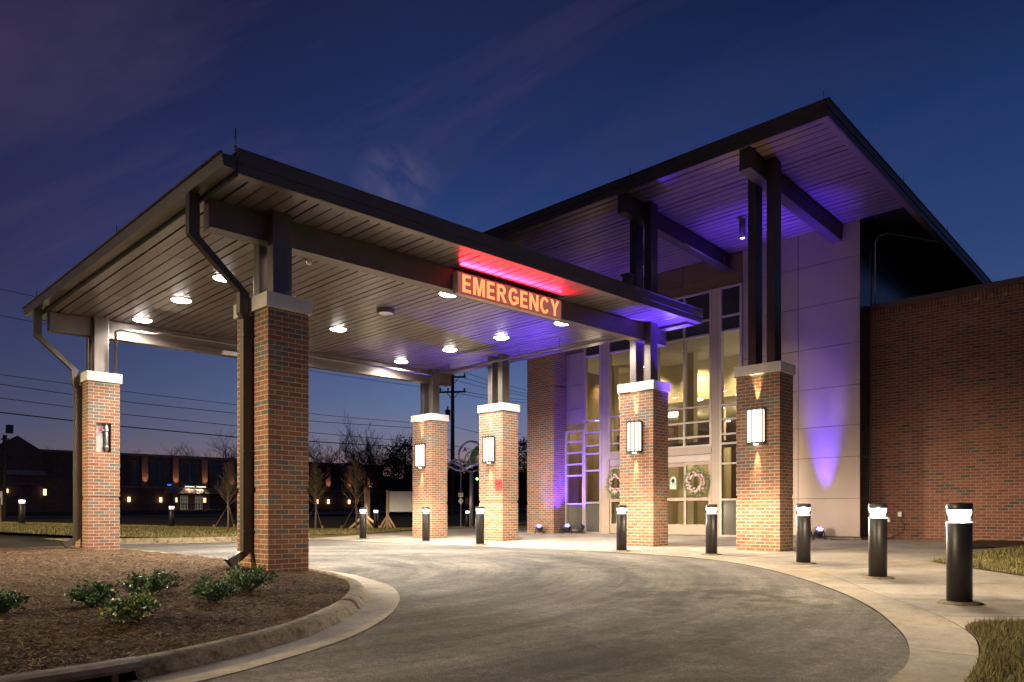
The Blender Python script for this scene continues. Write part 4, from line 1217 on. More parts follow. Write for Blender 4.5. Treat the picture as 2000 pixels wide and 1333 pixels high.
# pendant cylinders below the upper roof
pc0 = None
for (x, y), lab in (((11.55, -.93), 'cylinder pendant light left of the tall dark posts under the upper roof'), ((11.55, 1.93), 'cylinder pendant light right of the middle dark posts under the upper roof')):
    z = usof(x)
    r = thing('pendant_light', (x, y, z), lab, 'pendant light', 'pendant cylinders under the upper roof')
    mb = MB(); mb.lathe([(.0, 0), (.12, 0), (.12, -.03), (.075, -.035)], (x, y, z), 24); mb.build('canopy_plate', M['post'], r)
    mb = MB(); mb.lathe([(.075, -.03), (.075, -.50), (.066, -.50), (.066, -.44)], (x, y, z), 24); mb.build('cylinder', M['post'], r)
    mb = MB(); mb.lathe([(.066, -.47), (0, -.46)], (x, y, z), 24); mb.build('diffuser', M['lit_disc'] if y < 0 else M['lit_lobby'], r)
    lamp('SPOT', (x, y, z-.52), 320, (1, .84, .6), (x, y, 0), .05, 88, .6)
# sprinkler pipe under the upper beam
mb = MB(); bz = lambda x: usof(x)-.45
mb.tube([(11.0, .30, bz(11.0)), (FX-.0, .30, bz(FX))], .022, 8)
for xx in (11.02, 12.95): mb.tube([(xx, .30, bz(xx)), (xx, .30, bz(xx)+.3)], .01, 6)
tag(mb.build('sprinkler_pipe', M['post'], origin=(12, .3, bz(12))), 'short sprinkler pipe clamped under the middle upper roof beam', 'pipe')

# wall outlets with cord
t = thing('outlet_box', (14.03, -3.62, .75), 'grey weatherproof outlet box with a black cord on the brick wing wall', 'outlet')
mb = MB(); mb.box(13.96, 14.03, -3.70, -3.60, .68, .80); mb.build('cover', M['iron'], t, bevel=.01)
mb = MB(); mb.tube([(13.97, -3.66, .69), (13.93, -3.7, .58), (13.92, -3.78, .45), (13.95, -3.72, .32), (13.95, -3.5, .2), (13.9, -3.3, .15), (13.6, -3.0, .14), (13.3, -2.6, .13), (13.2, -2.35, .13)], .008, 6); mb.build('cord', M['black'], t)
t = thing('louvre_vent', (14.03, -3.36, .6), 'small pale square vent cover on the brick wing wall', 'vent')
mb = MB(); mb.box(14.0, 14.03, -3.46, -3.27, .52, .70); mb.build('frame', M['kerb'], t, bevel=.004)
mb = MB(); mb.box(13.992, 14.0, -3.42, -3.31, .56, .66); mb.build('plate', M['iron'], t)

# wreaths on the doors
def wreath(yc, zc, lab):
    x = FX-.03
    t = thing('wreath', (x, yc, zc), lab, 'wreath', 'wreaths hung on the sliding doors')
    rnd = random.Random(int(yc*10))
    mb = MB()
    for k in range(1500):
        a = rnd.uniform(0, 6.283); r = .27+rnd.gauss(0, .04); b = a+rnd.gauss(0, .5)
        if k % 3 == 0: r += .06
        p = Vector((x-rnd.uniform(.0, .07), yc+r*math.cos(a), zc+r*math.sin(a)))
        d = Vector((rnd.uniform(-.5, .1), math.cos(b), math.sin(b))).normalized()*rnd.uniform(.03, .07)
        n = d.cross(Vector((1, .2, .1))).normalized()*.013
        mb.quad(p-n*.3, p+d*.5-n, p+d, p+d*.5+n)
    mb.build('foliage', M['wreath_leaf'], t)
    mb = MB(); cones = []
    for k in range(84):
        a = 6.283*k/84+rnd.uniform(-.08, .08); r = rnd.choice((.19, .225, .26, .285))+rnd.gauss(0, .012)
        q = (x-.075, yc+r*math.cos(a), zc+r*math.sin(a))
        if k % 11 == 5: cones.append(q)
        else: mb.ball(q, rnd.uniform(.024, .042), 1)
    mb.build('blossoms', M['blossom'], t)
    for q in cones:
        mb = MB(); mb.ball(q, .045, 1, (1, .8, 1.2)); mb.build('pine_cone', M['cone'], t)
M['wreath_leaf'] = m_grass('wreath_leaf', (.06, .09, .035), (.17, .20, .085), (.40, .40, .22))
M['blossom'] = m_plain('dusty_pink_blossom', (.62, .45, .44), .8, 0, .3, 40)
M['cone'] = m_plain('pine_cone', (.25, .10, .05), .8, 0, .3, 60)
wreath(1.36, 1.63, 'full round wreath on the door right of the purple lit column')
wreath(4.06, 1.66, 'wreath half hidden behind the left edge of the purple lit column')

# floor flood lights
def flood(x, y, z, aim, lab, lit):
    t = thing('flood_light', (x, y, z), lab, 'flood light', 'stage floods on the ground by the facade')
    c = Vector((x, y, z+.19)); d = Vector(aim).normalized()
    s = d.cross(Vector((0, 0, 1))); s = s.normalized() if s.length > .1 else Vector((0, 1, 0))
    mb = MB(); mb.tube([c-d*.13, c-d*.10, c-d*.02, c+d*.02, c+d*.09], [.05, .085, .09, .10, .10], 20)
    for k in range(5): mb.torus(c-d*(.03+.02*k), .092, .006, s, s.cross(d).normalized(), 20, 5)
    mb.build('housing', M['black'], t)
    mb = MB()
    for sg_ in (-1, 1):
        for e in (-.10, .10):
            p = c+s*.115*sg_
            mb.tube([p, Vector((x, y, z+.0))+s*.14*sg_+Vector((-s.y, s.x, 0))*e], .009, 6)
    mb.tube([c-s*.12, c+s*.12], .012, 6); mb.build('yoke', M['black'], t)
    u = s.cross(d).normalized(); mb = MB()
    for k in range(7):
        q = c+d*.093+(Vector((0, 0, 0)) if k == 6 else (s*math.cos(k*math.pi/3)+u*math.sin(k*math.pi/3))*.058)
        mb.ball(q, .027 if lit else .022, 1)
    mb.build('led_lenses', M['led_blue'] if lit else M['led_dead'], t)
    if lit:
        for a_t, pw, an in lit:
            lamp('SPOT', c+d*.13, pw*6, (.085, .025, 1.0), a_t, .06, an, 1.0)
    return t
flood(13.08, -2.13, .115, (-.6, -.4, 1), 'lit blue flood light below the blue streak on the tan wall', [((13.38, -2.12, 2.6), 1000, 26), ((12.1, -2.0, 7.7), 1300, 25), ((11.3, -2.3, 7.8), 200, 60)])
flood(13.08, -1.83, .115, (.2, .3, 1), 'unlit black flood light beside the lit one below the tan wall', None)
flood(12.55, 6.5, .1, (-.7, -.5, 1), 'lit blue flood light at the foot of the brick pier', [((8.6, 6.4, 5.1), 800, 40), ((12.9, 6.2, 3.2), 60, 60)])
flood(13.0, 5.72, .115, (-.65, -.5, 1), 'lit blue flood light below the low glazed bay beside the brick pier', [((13.2, 6.12, 3.6), 420, 75), ((8.0, 4.2, 5.1), 1500, 40), ((13.38, 5.0, 2.6), 340, 60)])
flood(13.1, 5.92, .115, (.2, .5, 1), 'unlit black flood light left of the lit one under the low glazed bay', None)
flood(13.1, 5.25, .115, (.2, -.5, 1), 'unlit black flood light right of the lit one at the narrow glass bay', None)
flood(12.6, -.85, .1, (-.4, .1, 1), 'lit blue flood light hidden behind the rightmost column', [((9.35, -.15, 5.05), 4500, 23), ((12.1, -.7, 7.7), 1300, 25), ((11.0, .6, 7.8), 240, 62)])

# ------------------------------------------------------------------ shrubs on the island
def shrub(x, y, w, h, seed, lab, nl=620, lm='leaf'):
    z = mulch_z(x, y)
    t = thing('shrub', (x, y, z), lab, 'shrub', 'low shrubs on the planted island')
    rnd = random.Random(seed)
    st = MB(); lf = MB()
    nb = 22; nl = int(nl*1.7); w *= .86
    for b in range(nb):
        a = 6.283*b/nb+rnd.uniform(-.3, .3); r = rnd.uniform(.35, 1.1)*w/2; hh = h*rnd.uniform(.4, .9)*(1.15-.55*r/(w/2))
        p0 = Vector((x+rnd.uniform(-.04, .04), y+rnd.uniform(-.04, .04), z)); p2 = Vector((x+r*math.cos(a), y+r*math.sin(a), z+hh))
        p1 = p0.lerp(p2, .5)+Vector((0, 0, hh*.12))
        pts = [p0, p0.lerp(p1, .6), p1, p1.lerp(p2, .55), p2]
        st.tube(pts, [.006, .005, .005, .004, .003], 4)
        for k in range(nl//nb):
            s = .18+.82*rnd.random()**.7; i = min(int(s*4), 3); q = pts[i].lerp(pts[i+1], s*4-i)
            q = q+Vector((rnd.gauss(0, .026), rnd.gauss(0, .026), rnd.gauss(.008, .018)))
            d = Vector((rnd.uniform(-1, 1), rnd.uniform(-1, 1), rnd.uniform(-.25, .9))).normalized(); L = rnd.uniform(.016, .033)
            n = d.cross(Vector((rnd.uniform(-1, 1), rnd.uniform(-1, 1), rnd.uniform(-.3, 1)))).normalized()*L*.42
            u = d.cross(n).normalized()*L*.22
            k0 = len(lf.v)
            lf.v += [tuple(q), tuple(q+d*L*.5-n+u), tuple(q+d*L*1.15), tuple(q+d*L*.5+n+u)]
            lf.f += [(k0, k0+1, k0+2), (k0, k0+2, k0+3)]; lf.sm += [False, False]
    st.build('stems', M['bark'], t); lf.build('foliage', M[lm], t)
shrub(-1.30, -2.15, .62, .36, 1, 'large green shrub at the foot of the nearest brick column', 900)
shrub(-1.93, -2.80, .52, .27, 2, 'green shrub in front of the one touching the nearest column', 760)
shrub(-2.80, -3.42, .46, .24, 3, 'yellow tipped shrub, the nearest to the kerb', 760, 'leaf_yellow')
shrub(-2.15, -1.85, .62, .32, 4, 'green shrub behind the yellow tipped one, mid island', 860)
shrub(-2.80, -2.45, .40, .24, 5, 'small green shrub left of the yellow tipped one', 640)
shrub(-3.42, -2.30, .40, .26, 6, 'shrub cut by the left edge of the picture', 640)

# ------------------------------------------------------------------ trees
def bare_tree(base, h, spread, seed, lab, levels=4, trunk_frac=.3, group='bare trees beyond the street', mat_t='barkdark', mat_c='barkdark', upright=.5, kids=(4, 4, 4, 3), r0=None, name='bare_tree', twig=.006):
    t = thing(name, base, lab, 'tree', group)
    rnd = random.Random(seed)
    tr = MB(); cr = MB()
    r0 = r0 or h*.018
    b = Vector(base)
    top = b+Vector((rnd.uniform(-.03, .03)*h, rnd.uniform(-.03, .03)*h, h*trunk_frac))
    tr.tube([b-Vector((0, 0, .2)), b.lerp(top, .5)+Vector((rnd.uniform(-.01, .01)*h, 0, 0)), top], [r0*1.25, r0, r0*.85], 8)
    def grow(p, d, L, r, lev):
        pts = [p]; q = p.copy(); dd = d.copy()
        for k in range(3):
            dd = (dd+Vector((rnd.gauss(0, .16), rnd.gauss(0, .16), .10*upright))).normalized()
            q = q+dd*L/3; pts.append(q.copy())
        (cr if lev > 0 else tr).tube(pts, [r, r*.85, r*.7, max(r*.5, twig*.6)], 5 if lev < 2 else 3, cap=False)
        if lev >= levels: return
        n = kids[min(lev, len(kids)-1)]
        for k in range(n):
            s = .3+.7*(k+rnd.random())/n; i = min(int(s*3), 2); o = pts[i].lerp(pts[i+1], s*3-i)
            a = rnd.uniform(0, 6.283); ax = Vector((math.cos(a), math.sin(a), rnd.uniform(-.1, .3)))
            nd = (dd*(.75+.4*upright)+ax*spread).normalized()
            grow(o, nd, L*rnd.uniform(.5, .75), max(r*.55, twig), lev+1)
    nm = 6
    for k in range(nm):
        s = .55+.45*(k+1)/nm; o = b.lerp(top, s); a = 6.283*k*.382+rnd.uniform(-.4, .4)
        d = Vector((math.cos(a)*spread, math.sin(a)*spread, .75+upright*.5)).normalized()
        grow(o, d, h*(1-trunk_frac)*rnd.uniform(.5, .68), r0*.55, 0)
    tr.build('trunk', M[mat_t], t); cr.build('crown', M[mat_c], t)
    return t
def on(px, Z, dz=0):
    p = dep(px, 1003, Z); return (p.x, p.y, lawn_z(p.x, p.y)+dz)
for px, Z, pyt, seed, sp, lab in ((318, 108, 874, 11, .8, 'bare round tree behind the office roof, left of the lit entry sign'), (352, 110, 876, 12, .8, 'bare round tree behind the office roof above the lit entry sign'),
        (455, 100, 858, 13, .7, 'bare tree showing left of the nearest brick column'), (612, 92, 848, 14, .8, 'bare spreading tree just right of the nearest brick column'),
        (700, 96, 842, 15, .55, 'tall forked bare tree above the office roof'), (738, 98, 850, 16, .7, 'bare tree right of the tall forked one'),
        (770, 92, 868, 17, .9, 'bushy bare tree left of the farthest sconce column'), (90, 100, 878, 18, .8, 'small bare tree right of the gabled office roof'),
        (905, 96, 880, 19, .8, 'bare tree behind the sculpture')):
    b = on(px, Z); h = CAM[2]+(HZ-pyt)/FPX*Z-b[2]
    bare_tree(b, h, sp, seed, lab, levels=4, upright=.7 if sp < .6 else .35, twig=.015, trunk_frac=.22)
# staked young trees on the lawn
for px, Z, pyt, seed, lab in ((446, 33.5, 905, 21, 'young staked tree seen left of the nearest brick column'), (616, 33.5, 905, 22, 'young staked tree at the right edge of the nearest brick column'), (695, 32.5, 900, 23, 'young staked tree in front of the edge-on board')):
    b = on(px, Z); h = CAM[2]+(HZ-pyt)/FPX*Z-b[2]
    t = thing('young_tree', b, lab, 'tree', 'young staked trees on the lawn'); rnd = random.Random(seed)
    tr = MB(); cr = MB(); B0 = Vector(b)
    lead = [B0-Vector((0, 0, .1))]+[B0+Vector((rnd.gauss(0, .015), rnd.gauss(0, .015), h*q)) for q in (.2, .4, .6, .8, .97)]
    tr.tube(lead, [.045, .04, .034, .022, .013, .005], 8)
    for k in range(34):
        q = .36+.6*(k+rnd.random())/34; o = B0+Vector((0, 0, h*q)); a = k*2.4+rnd.uniform(-.4, .4)
        L = h*.30*(1.08-q)/.72*rnd.uniform(.75, 1.15); d = Vector((math.cos(a), math.sin(a), rnd.uniform(.8, 1.5))).normalized()
        e = o+d*L; cr.tube([o, o.lerp(e, .5)+Vector((0, 0, -.02)), e], [.012, .008, .004], 4, cap=False)
        for m in range(8):
            p = o.lerp(e, .2+.8*(m+rnd.random())/8); a2 = rnd.uniform(0, 6.28); d2 = (d+Vector((math.cos(a2), math.sin(a2), .3))*.8).normalized()
            f = p+d2*L*rnd.uniform(.2, .42); cr.tube([p, f], [.0055, .003], 3, cap=False)
            for w_ in range(4):
                p2 = p.lerp(f, rnd.uniform(.2, 1)); a3 = rnd.uniform(0, 6.28); cr.tube([p2, p2+(d2+Vector((math.cos(a3), math.sin(a3), .2))*.9).normalized()*rnd.uniform(.06, .16)], [.0038, .0024], 3, cap=False)
    tr.build('trunk', M['bark'], t); cr.build('crown', M['twig'], t)
    mb = MB()
    for k in range(3):
        a = 2.1*k+.5; e = Vector(b)+Vector((math.cos(a)*.62, math.sin(a)*.62, 0)); mb.tube([e, Vector(b)+Vector((0, 0, h*.37))], .007, 5); mb.box(e.x-.025, e.x+.025, e.y-.025, e.y+.025, b[2]-.05, b[2]+.2)
    mb.build('stakes', M['wood'], t)
    mb = MB(); mb.lathe([(0, .05), (.35, .04), (.55, .0)], b, 16); mb.build('mulch_ring', M['mulch'], t)
# dense evergreens
def evergreen(px, Z, pyt, w, seed, lab):
    b = on(px, Z); h = CAM[2]+(HZ-pyt)/FPX*Z-b[2]
    t = thing('evergreen_tree', b, lab, 'tree', 'dense evergreens beyond the street')
    rnd = random.Random(seed); cr = MB(); tr = MB()
    tr.tube([b, (b[0], b[1], b[2]+h*.8)], [h*.02, h*.008], 8)
    for cl in range(46):
        s = rnd.random()**.8; rr = w/2*(1-.55*abs(s-.35)**1.2)*rnd.uniform(.35, 1); a = rnd.uniform(0, 6.283)
        c = Vector((b[0]+rr*math.cos(a), b[1]+rr*math.sin(a), b[2]+h*(.1+.86*s)))
        for k in range(80):
            q = c+Vector((rnd.gauss(0, 1), rnd.gauss(0, 1), rnd.gauss(0, 1)))*h*.055
            d = Vector((rnd.uniform(-1, 1), rnd.uniform(-1, 1), rnd.uniform(-1, 1))).normalized()*h*.028; n = d.cross(Vector((rnd.random(), rnd.random(), 1))).normalized()*h*.012
            cr.tri(q-n, q+d, q+n)
    tr.build('trunk', M['barkdark'], t); cr.build('crown', M['evergreen'], t)
evergreen(792, 84, 858, 6.5, 31, 'dark dense tree left of the farthest sconce column')
evergreen(820, 88, 862, 6.0, 32, 'dark dense tree hidden partly by the farthest sconce column')
evergreen(1030, 80, 862, 5.0, 33, 'dark evergreen between the red sign column and the brick pier')
evergreen(905, 90, 905, 6.0, 34, 'low dark evergreen behind the sculpture pole')
evergreen(862, 92, 900, 6.0, 35, 'low dark evergreen left of the utility pole')
evergreen(945, 92, 895, 6.0, 36, 'low dark evergreen behind the red sign column')

# ------------------------------------------------------------------ utility poles and cables
ZP = 62.0
b = on(884, ZP)
t = thing('utility_pole', b, 'wooden utility pole with two crossarms behind the farthest sconce column', 'utility pole')
def hz(py, Z): return CAM[2]+(HZ-py)/FPX*Z
mb = MB(); mb.tube([(b[0], b[1], b[2]-.3), (b[0], b[1], hz(722, ZP))], [.2, .14], 10); mb.build('pole', M['pole'], t)
arm = Vector((RT[0]*.93+FW[0]*.35, RT[1]*.93+FW[1]*.35, .0)).normalized()
for pyz in (737, 766):
    z = hz(pyz, ZP); c = Vector((b[0], b[1], z)); mb = MB()
    mb.bar(c-arm*1.15+Vector((0, 0, -.10)), c+arm*1.15+Vector((0, 0, .10)), .12, .14); mb.bar(c+arm*.55+Vector((0, 0, .02)), c+Vector((0, 0, -.7)), .05)
    mb.bar(c-arm*.55, c+Vector((0, 0, -.7)), .05)
    for s in (-1.05, -.4, 1.05): mb.tube([c+arm*s+Vector((0, 0, .05*s)), c+arm*s+Vector((0, 0, .33+.05*s))], [.06, .075], 8)
    mb.build('crossarm', M['pole'], t)
mb = MB(); c = Vector((b[0], b[1], hz(806, ZP)))-arm*.42; mb.tube([c-Vector((0, 0, .55)), c+Vector((0, 0, .2))], .22, 12); mb.tube([c+Vector((0, 0, .2)), c+Vector((0, 0, .5))], .06, 8); mb.build('transformer', M['pole'], t)
ZQ = 44.0
b2 = on(9, ZQ)
t = thing('utility_pole', b2, 'pole with a small square dark board at the far left edge', 'utility pole')
mb = MB(); mb.tube([b2, (b2[0], b2[1], hz(850, ZQ))], [.12, .1], 8); mb.build('pole', M['pole'], t)
mb = MB()
for pyz in (858, 905): mb.bar(dep(2, pyz, ZQ), dep(17, pyz, ZQ), .08, .08)
mb.build('crossarm', M['pole'], t)
mb = MB(); q = dep(18.5, 838, ZQ); mb.bar(dep(12, 838, ZQ), dep(25.5, 839, ZQ), .08, .52); mb.bar(dep(13, 850, ZQ), dep(12, 857, ZQ), .06); mb.build('board', M['black'], t)
def cable(pts, lab, r=.018):
    """pts: (px, py, depth)"""
    P = [dep(*p) for p in pts]; mb = MB()
    out = []
    for i in range(len(P)-1):
        for k in range(8): out.append(P[i].lerp(P[i+1], k/8)-Vector((0, 0, .25*math.sin(math.pi*k/8)*0)))
    out.append(P[-1]); mb.tube(out, r, 4, cap=False)
    tag(mb.build('cable', M['wire'], origin=out[0]), lab, 'cable', 'overhead cables along the street')
cb = [((-60, 605), (70, 630), (310, 675), (659, 733), (868, 763), 'overhead cable sagging to the lower crossarm, topmost below the canopy edge'),
      ((-60, 552), (70, 580), (310, 628), (600, 686), (895, 736), 'overhead cable to the upper crossarm, mostly behind the canopy'),
      ((-60, 724), (142, 751), (268, 768), (640, 812), (884, 833), 'overhead cable crossing behind the canopy columns, uppermost of the low bundle'),
      ((-60, 742), (142, 771), (270, 788), (620, 824), (884, 841), 'overhead cable second from the top of the low bundle'),
      ((-60, 770), (142, 796), (236, 809), (460, 832), (884, 870), 'overhead cable third from the top of the low bundle'),
      ((-60, 799), (142, 822), (236, 833), (460, 854), (884, 879), 'thick lowest overhead cable behind the canopy columns')]
for k, (a, b_, c, d, e, lab) in enumerate(cb):
    pz = lambda px: 1/(1/44.0+(1/ZP-1/44.0)*(px/884.0))
    cable([(p[0], p[1], pz(p[0])) for p in (a, b_, c, d, e)], lab, (.016, .014, .016, .02, .02, .034)[k])
rt = [((908, 728), (1036, 764)), ((905, 738), (1036, 771)), ((872, 738), (1036, 776)), ((900, 764), (1036, 782)), ((868, 764), (1036, 788)), ((884, 833), (1036, 866)), ((884, 870), (1000, 890))]
for k, ((a, b_), (c, d)) in enumerate(rt):
    n_ = ['first', 'second', 'third', 'fourth', 'fifth', 'sixth', 'lowest'][k]
    cable([(a, b_, ZP), ((a+c)/2, (b_+d)/2+3, 72), (c, d, 86), (c+(c-a), d+(d-b_)*.85, 112)], 'overhead cable right of the utility pole, %s from the top' % n_ if k < 6 else 'lowest overhead cable right of the utility pole', .02)

mb = MB(); rnd = random.Random(5)
npx = 90; rows = []
for k in range(npx+1):
    px = -900+k*(3600/npx); h = 9.8+1.2*math.sin(k*.7)+.9*math.sin(k*1.9+1)+rnd.uniform(-.8, .8)
    rows.append([dep(px, 1003, Z_)+Vector((0, 0, zz)) for Z_, zz in ((150, -2), (156, h*.7), (166, h), (190, h*.9), (230, -4))])
for a, b_ in zip(rows[:-1], rows[1:]):
    for k in range(4): mb.quad(a[k], b_[k], b_[k+1], a[k+1])
tag(mb.build('far_woods', M['evergreen']), kind='structure')  # added ridge standing in for the dark woods on the horizon

# ------------------------------------------------------------------ roadside objects
# boards on timber braces
def brace(mb, p, w):
    for s in (-1, 1):
        a = Vector(p)+Vector((RT[0], RT[1], 0))*w*s
        mb.bar(Vector(p)+Vector((0, 0, .75)), a, .09); mb.bar(Vector(p)+Vector((0, 0, .55)), a*.55+Vector(p)*.45, .08)
        mb.bar(Vector(p)+Vector((0, 0, .04)), a+Vector((0, 0, .04)), .09)
Zb = 36.5
b = on(757, Zb)
t = thing('site_board', b, 'broad blank pale board on a braced post left of the farthest sconce column', 'board', 'blank site boards')
r3 = Vector((RT[0], RT[1], 0)); f3 = Vector((FW[0], FW[1], 0))
mb = MB(); q = Vector(b); e = q+r3*2.3+f3*.4
mb.hexa([q+Vector((0, 0, hz(1000, Zb)-b[2])), e+Vector((0, 0, hz(1000, Zb)-b[2])), e+f3*.03+Vector((0, 0, hz(1000, Zb)-b[2])), q+f3*.03+Vector((0, 0, hz(1000, Zb)-b[2])),
         q+Vector((0, 0, hz(960, Zb)-b[2])), e+Vector((0, 0, hz(960, Zb)-b[2])), e+f3*.03+Vector((0, 0, hz(960, Zb)-b[2])), q+f3*.03+Vector((0, 0, hz(960, Zb)-b[2]))])
M['board'] = m_plain('grey_board', (.30, .29, .30), .7, 0, .06, 2)
mb.build('panel', M['board'], t)
for nm_, p in (('post', q), ('post', e)):
    mb = MB(); mb.bar(p-f3*.04, p-f3*.04+Vector((0, 0, hz(958, Zb)-b[2])), .1); mb.build('post', M['wood'], t)
mb = MB(); brace(mb, b, .45); mb.build('brace', M['wood'], t)
b = on(713, 35)
t = thing('site_board', b, 'board seen nearly edge-on with sprawling timber braces behind a bollard light', 'board', 'blank site boards')
q = Vector(b); e = q+f3*2.4-r3*.35
mb = MB(); zl, zh = hz(1000, 35)-b[2], hz(957, 35)-b[2]
mb.hexa([q+Vector((0, 0, zl)), q-r3*.03+Vector((0, 0, zl)), e-r3*.03+Vector((0, 0, zl)), e+Vector((0, 0, zl)), q+Vector((0, 0, zh)), q-r3*.03+Vector((0, 0, zh)), e-r3*.03+Vector((0, 0, zh)), e+Vector((0, 0, zh))])
mb.build('panel', M['board'], t)
for p in (q, e):
    mb = MB(); mb.bar(p+r3*.05, p+r3*.05+Vector((0, 0, zh+.05)), .1); mb.build('post', M['wood'], t)
mb = MB(); brace(mb, b, .85); mb.build('brace', M['wood'], t)
# route signs
Zs = 40
b = on(900, Zs)
t = thing('route_sign', b, 'pole with a square JCT plate above a white diamond route plate', 'road sign')
mb = MB(); mb.bar(b, (b[0], b[1], hz(912, Zs)+.0), .05); mb.build('post', M['iron'], t)
yaw = math.atan2(-RT[1], -RT[0])
def face_quad(mb, c, w, h, rot45=False, off=0.0):
    pts = [(-w, -h), (w, -h), (w, h), (-w, h)] if not rot45 else [(0, -h), (w, 0), (0, h), (-w, 0)]
    mb.hexa([c+r3*p+Vector((0, 0, q_))-f3*off for p, q_ in pts]+[c+r3*p+Vector((0, 0, q_))-f3*(off+.012) for p, q_ in pts])
c1 = Vector((b[0], b[1], hz(967, Zs)))-f3*.04; c2 = Vector((b[0], b[1], hz(979, Zs)))-f3*.04
mb = MB(); face_quad(mb, c1, .13, .11); mb.build('square_plate', M['white'], t)
mb = MB(); face_quad(mb, c2, .14, .2, True); mb.build('diamond_plate', M['white'], t)
yw = math.atan2(RT[1], RT[0])
for body, c, w_, h_ in (('JCT', c1, .18, .11), ('279', c2, .15, .09)):
    fit_text(body, w_, h_, name='lettering', mat_=M['joint'], parent=t, loc=c-f3*.016, rot=(math.pi/2, 0, yw), offset=.01, ext=.002)
# sculpture
Zc = 34
b = on(921, Zc)
t = thing('sculpture', b, 'ring shaped metal sculpture with ribbons and a green leaf on a pale pole', 'sculpture')
mb = MB(); mb.tube([b, (b[0], b[1], hz(923, Zc))], [.11, .085], 14); mb.build('pole', m_plain('sculpture_pole_paint', (.30, .28, .34), .4, .5), t)
cc = Vector((b[0], b[1], hz(892, Zc)))+r3*.0; up = Vector((0, 0, 1))
mb = MB(); mb.torus(cc, .70, .045, r3*.86, up, 40, 8); mb.build('steel_ring', m_plain('brushed_steel', (.42, .40, .48), .3, .9), t)
mb = MB(); c2 = cc+r3*.10-up*.14; mb.torus(c2, .40, .028, r3, up, 30, 6, -.6, 4.6); mb.torus(c2+r3*.03-up*.08, .2, .025, r3, up, 20, 6, -1.0, 3.6); mb.build('yellow_spiral', m_plain('yellow_enamel', (.55, .42, .03), .4, 0, .1), t)
def blob(outline, c, th, name_, m_):
    mb = MB(); n = len(outline); k = len(mb.v)
    mb.v += [tuple(c+r3*p+up*q-f3*th) for p, q in outline]+[tuple(c+r3*p+up*q+f3*th) for p, q in outline]
    mb.f.append(tuple(range(n))); mb.sm.append(False); mb.f.append(tuple(range(2*n-1, n-1, -1))); mb.sm.append(False)
    for i in range(n): mb.f.append((i, (i+1) % n, n+(i+1) % n, n+i)[::-1]); mb.sm.append(False)
    mb.build(name_, m_, t)
blob([(-.02, -.35), (-.1, -.05), (.02, .25), (.2, .46), (.42, .52), (.5, .3), (.36, .1), (.2, .0), (.14, -.35)], cc+r3*.0, .02, 'green_leaf', m_plain('green_enamel', (.05, .20, .06), .4, 0, .3, 12))
blob([(-.42, .2), (-.3, .45), (-.18, .2), (-.3, .28)], cc, .02, 'pink_petal', m_plain('magenta_enamel', (.35, .05, .16), .4, 0, .1))
mb = MB()
for k in range(3):
    pts = [cc+r3*(-1.05+1.7*s)+up*(-.28-.12*k+.13*math.sin(s*7+k*1.3))-f3*.08*math.cos(s*5+k) for s in [i/14 for i in range(15)]]
    for i in range(14): mb.bar(pts[i], pts[i+1], .02, .075)
mb.build('ribbon', m_plain('blue_grey_ribbon', (.16, .18, .42), .3, .7, .4, 5), t)
# traffic signals far down the road
b = on(932, 80)
t = thing('traffic_signal', b, 'green traffic signal glowing right of the sculpture pole', 'traffic light')
mb = MB(); c = dep(932, 936, 80); mb.tube([b, (b[0], b[1], c.z+.6)], .09, 8); mb.bar(c+f3*.05+up*.65, c+f3*.05-up*.3, .32, .3) ; mb.build('housing', M['black'], t)
mb = MB(); mb.ball(c-f3*.14, .13, 2); mb.build('green_lens', M['green_lens'], t)
b = on(912, 60)
t = thing('crossing_signal', b, 'small orange crossing signal low beside the sculpture pole', 'signal')
mb = MB(); c = dep(912, 979, 60); mb.tube([b, (b[0], b[1], c.z)], .05, 6); mb.build('post', M['black'], t)
mb = MB(); mb.bar(c-up*.25, c+up*.25, .2, .2); mb.build('housing', m_plain('orange_paint', (.55, .16, .04), .6, 0, .1), t)

# ------------------------------------------------------------------ offices across the street
def zline(px): return 1/(.01176+(.00935-.01176)/(750-240)*(px-240))
A = dep(-140, 1003, zline(-140)); B = dep(752, 1003, zline(752))
ux = (B-A); LEN = ux.length; ux.normalize(); uy = Vector((-ux.y, ux.x, 0))
def zb_(p): return 1.0
rzb = math.atan2(ux.y, ux.x)
of = bpy.data.objects.new('office_building', None); COL.objects.link(of); of.location = (A.x, A.y, .8); of.rotation_euler = (0, 0, rzb)
tag(of, 'dark two storey office block across the street with uplit brick piers', 'building'); WLOC[of.name] = Vector((0, 0, 0))
def s_of(px):
    """distance along the facade seen at column px"""
    d = ray(px, 1003); dx, dy = d[0], d[1]
    # CAM + t*d = A + s*ux
    det = dx*(-ux.y)-dy*(-ux.x)
    rx, ry = A.x-CAM[0], A.y-CAM[1]
    return (dx*ry-dy*rx)/det
H = 6.7
M['off_brick'] = m_plain('far_office_brick', (.10, .055, .04), .9, 0, .3, 3)
M['off_pier'] = m_plain('far_office_pier_brick', (.34, .16, .09), .9, 0, .25, 6)
M['off_glass'] = m_plain('far_office_glass', (.012, .012, .014), .25, 0, .2, 1)
M['off_trim'] = m_plain('far_office_trim', (.17, .14, .13), .7, 0, .1, 2)
M['off_lit'] = m_emit('far_lit_window', (1, .78, .55), .16)
def obld(name, m_, boxes, par=of):
    mb = MB()
    for bx in boxes: mb.box(*bx)
    o = mb.build(name, m_, None); o.parent = par
    WLOC[o.name] = Vector((0, 0, 0)); return o
sR = s_of(750)
obld('wall', M['off_brick'], [(0, sR, .25, 12, -1, H)])
obld('roof_edge', M['off_trim'], [(-.2, sR+.2, .0, 12.2, H+.002, H+.25)])
obld('floor_band', M['off_trim'], [(s_of(235), sR, .12, .248, 2.95, 3.15)])
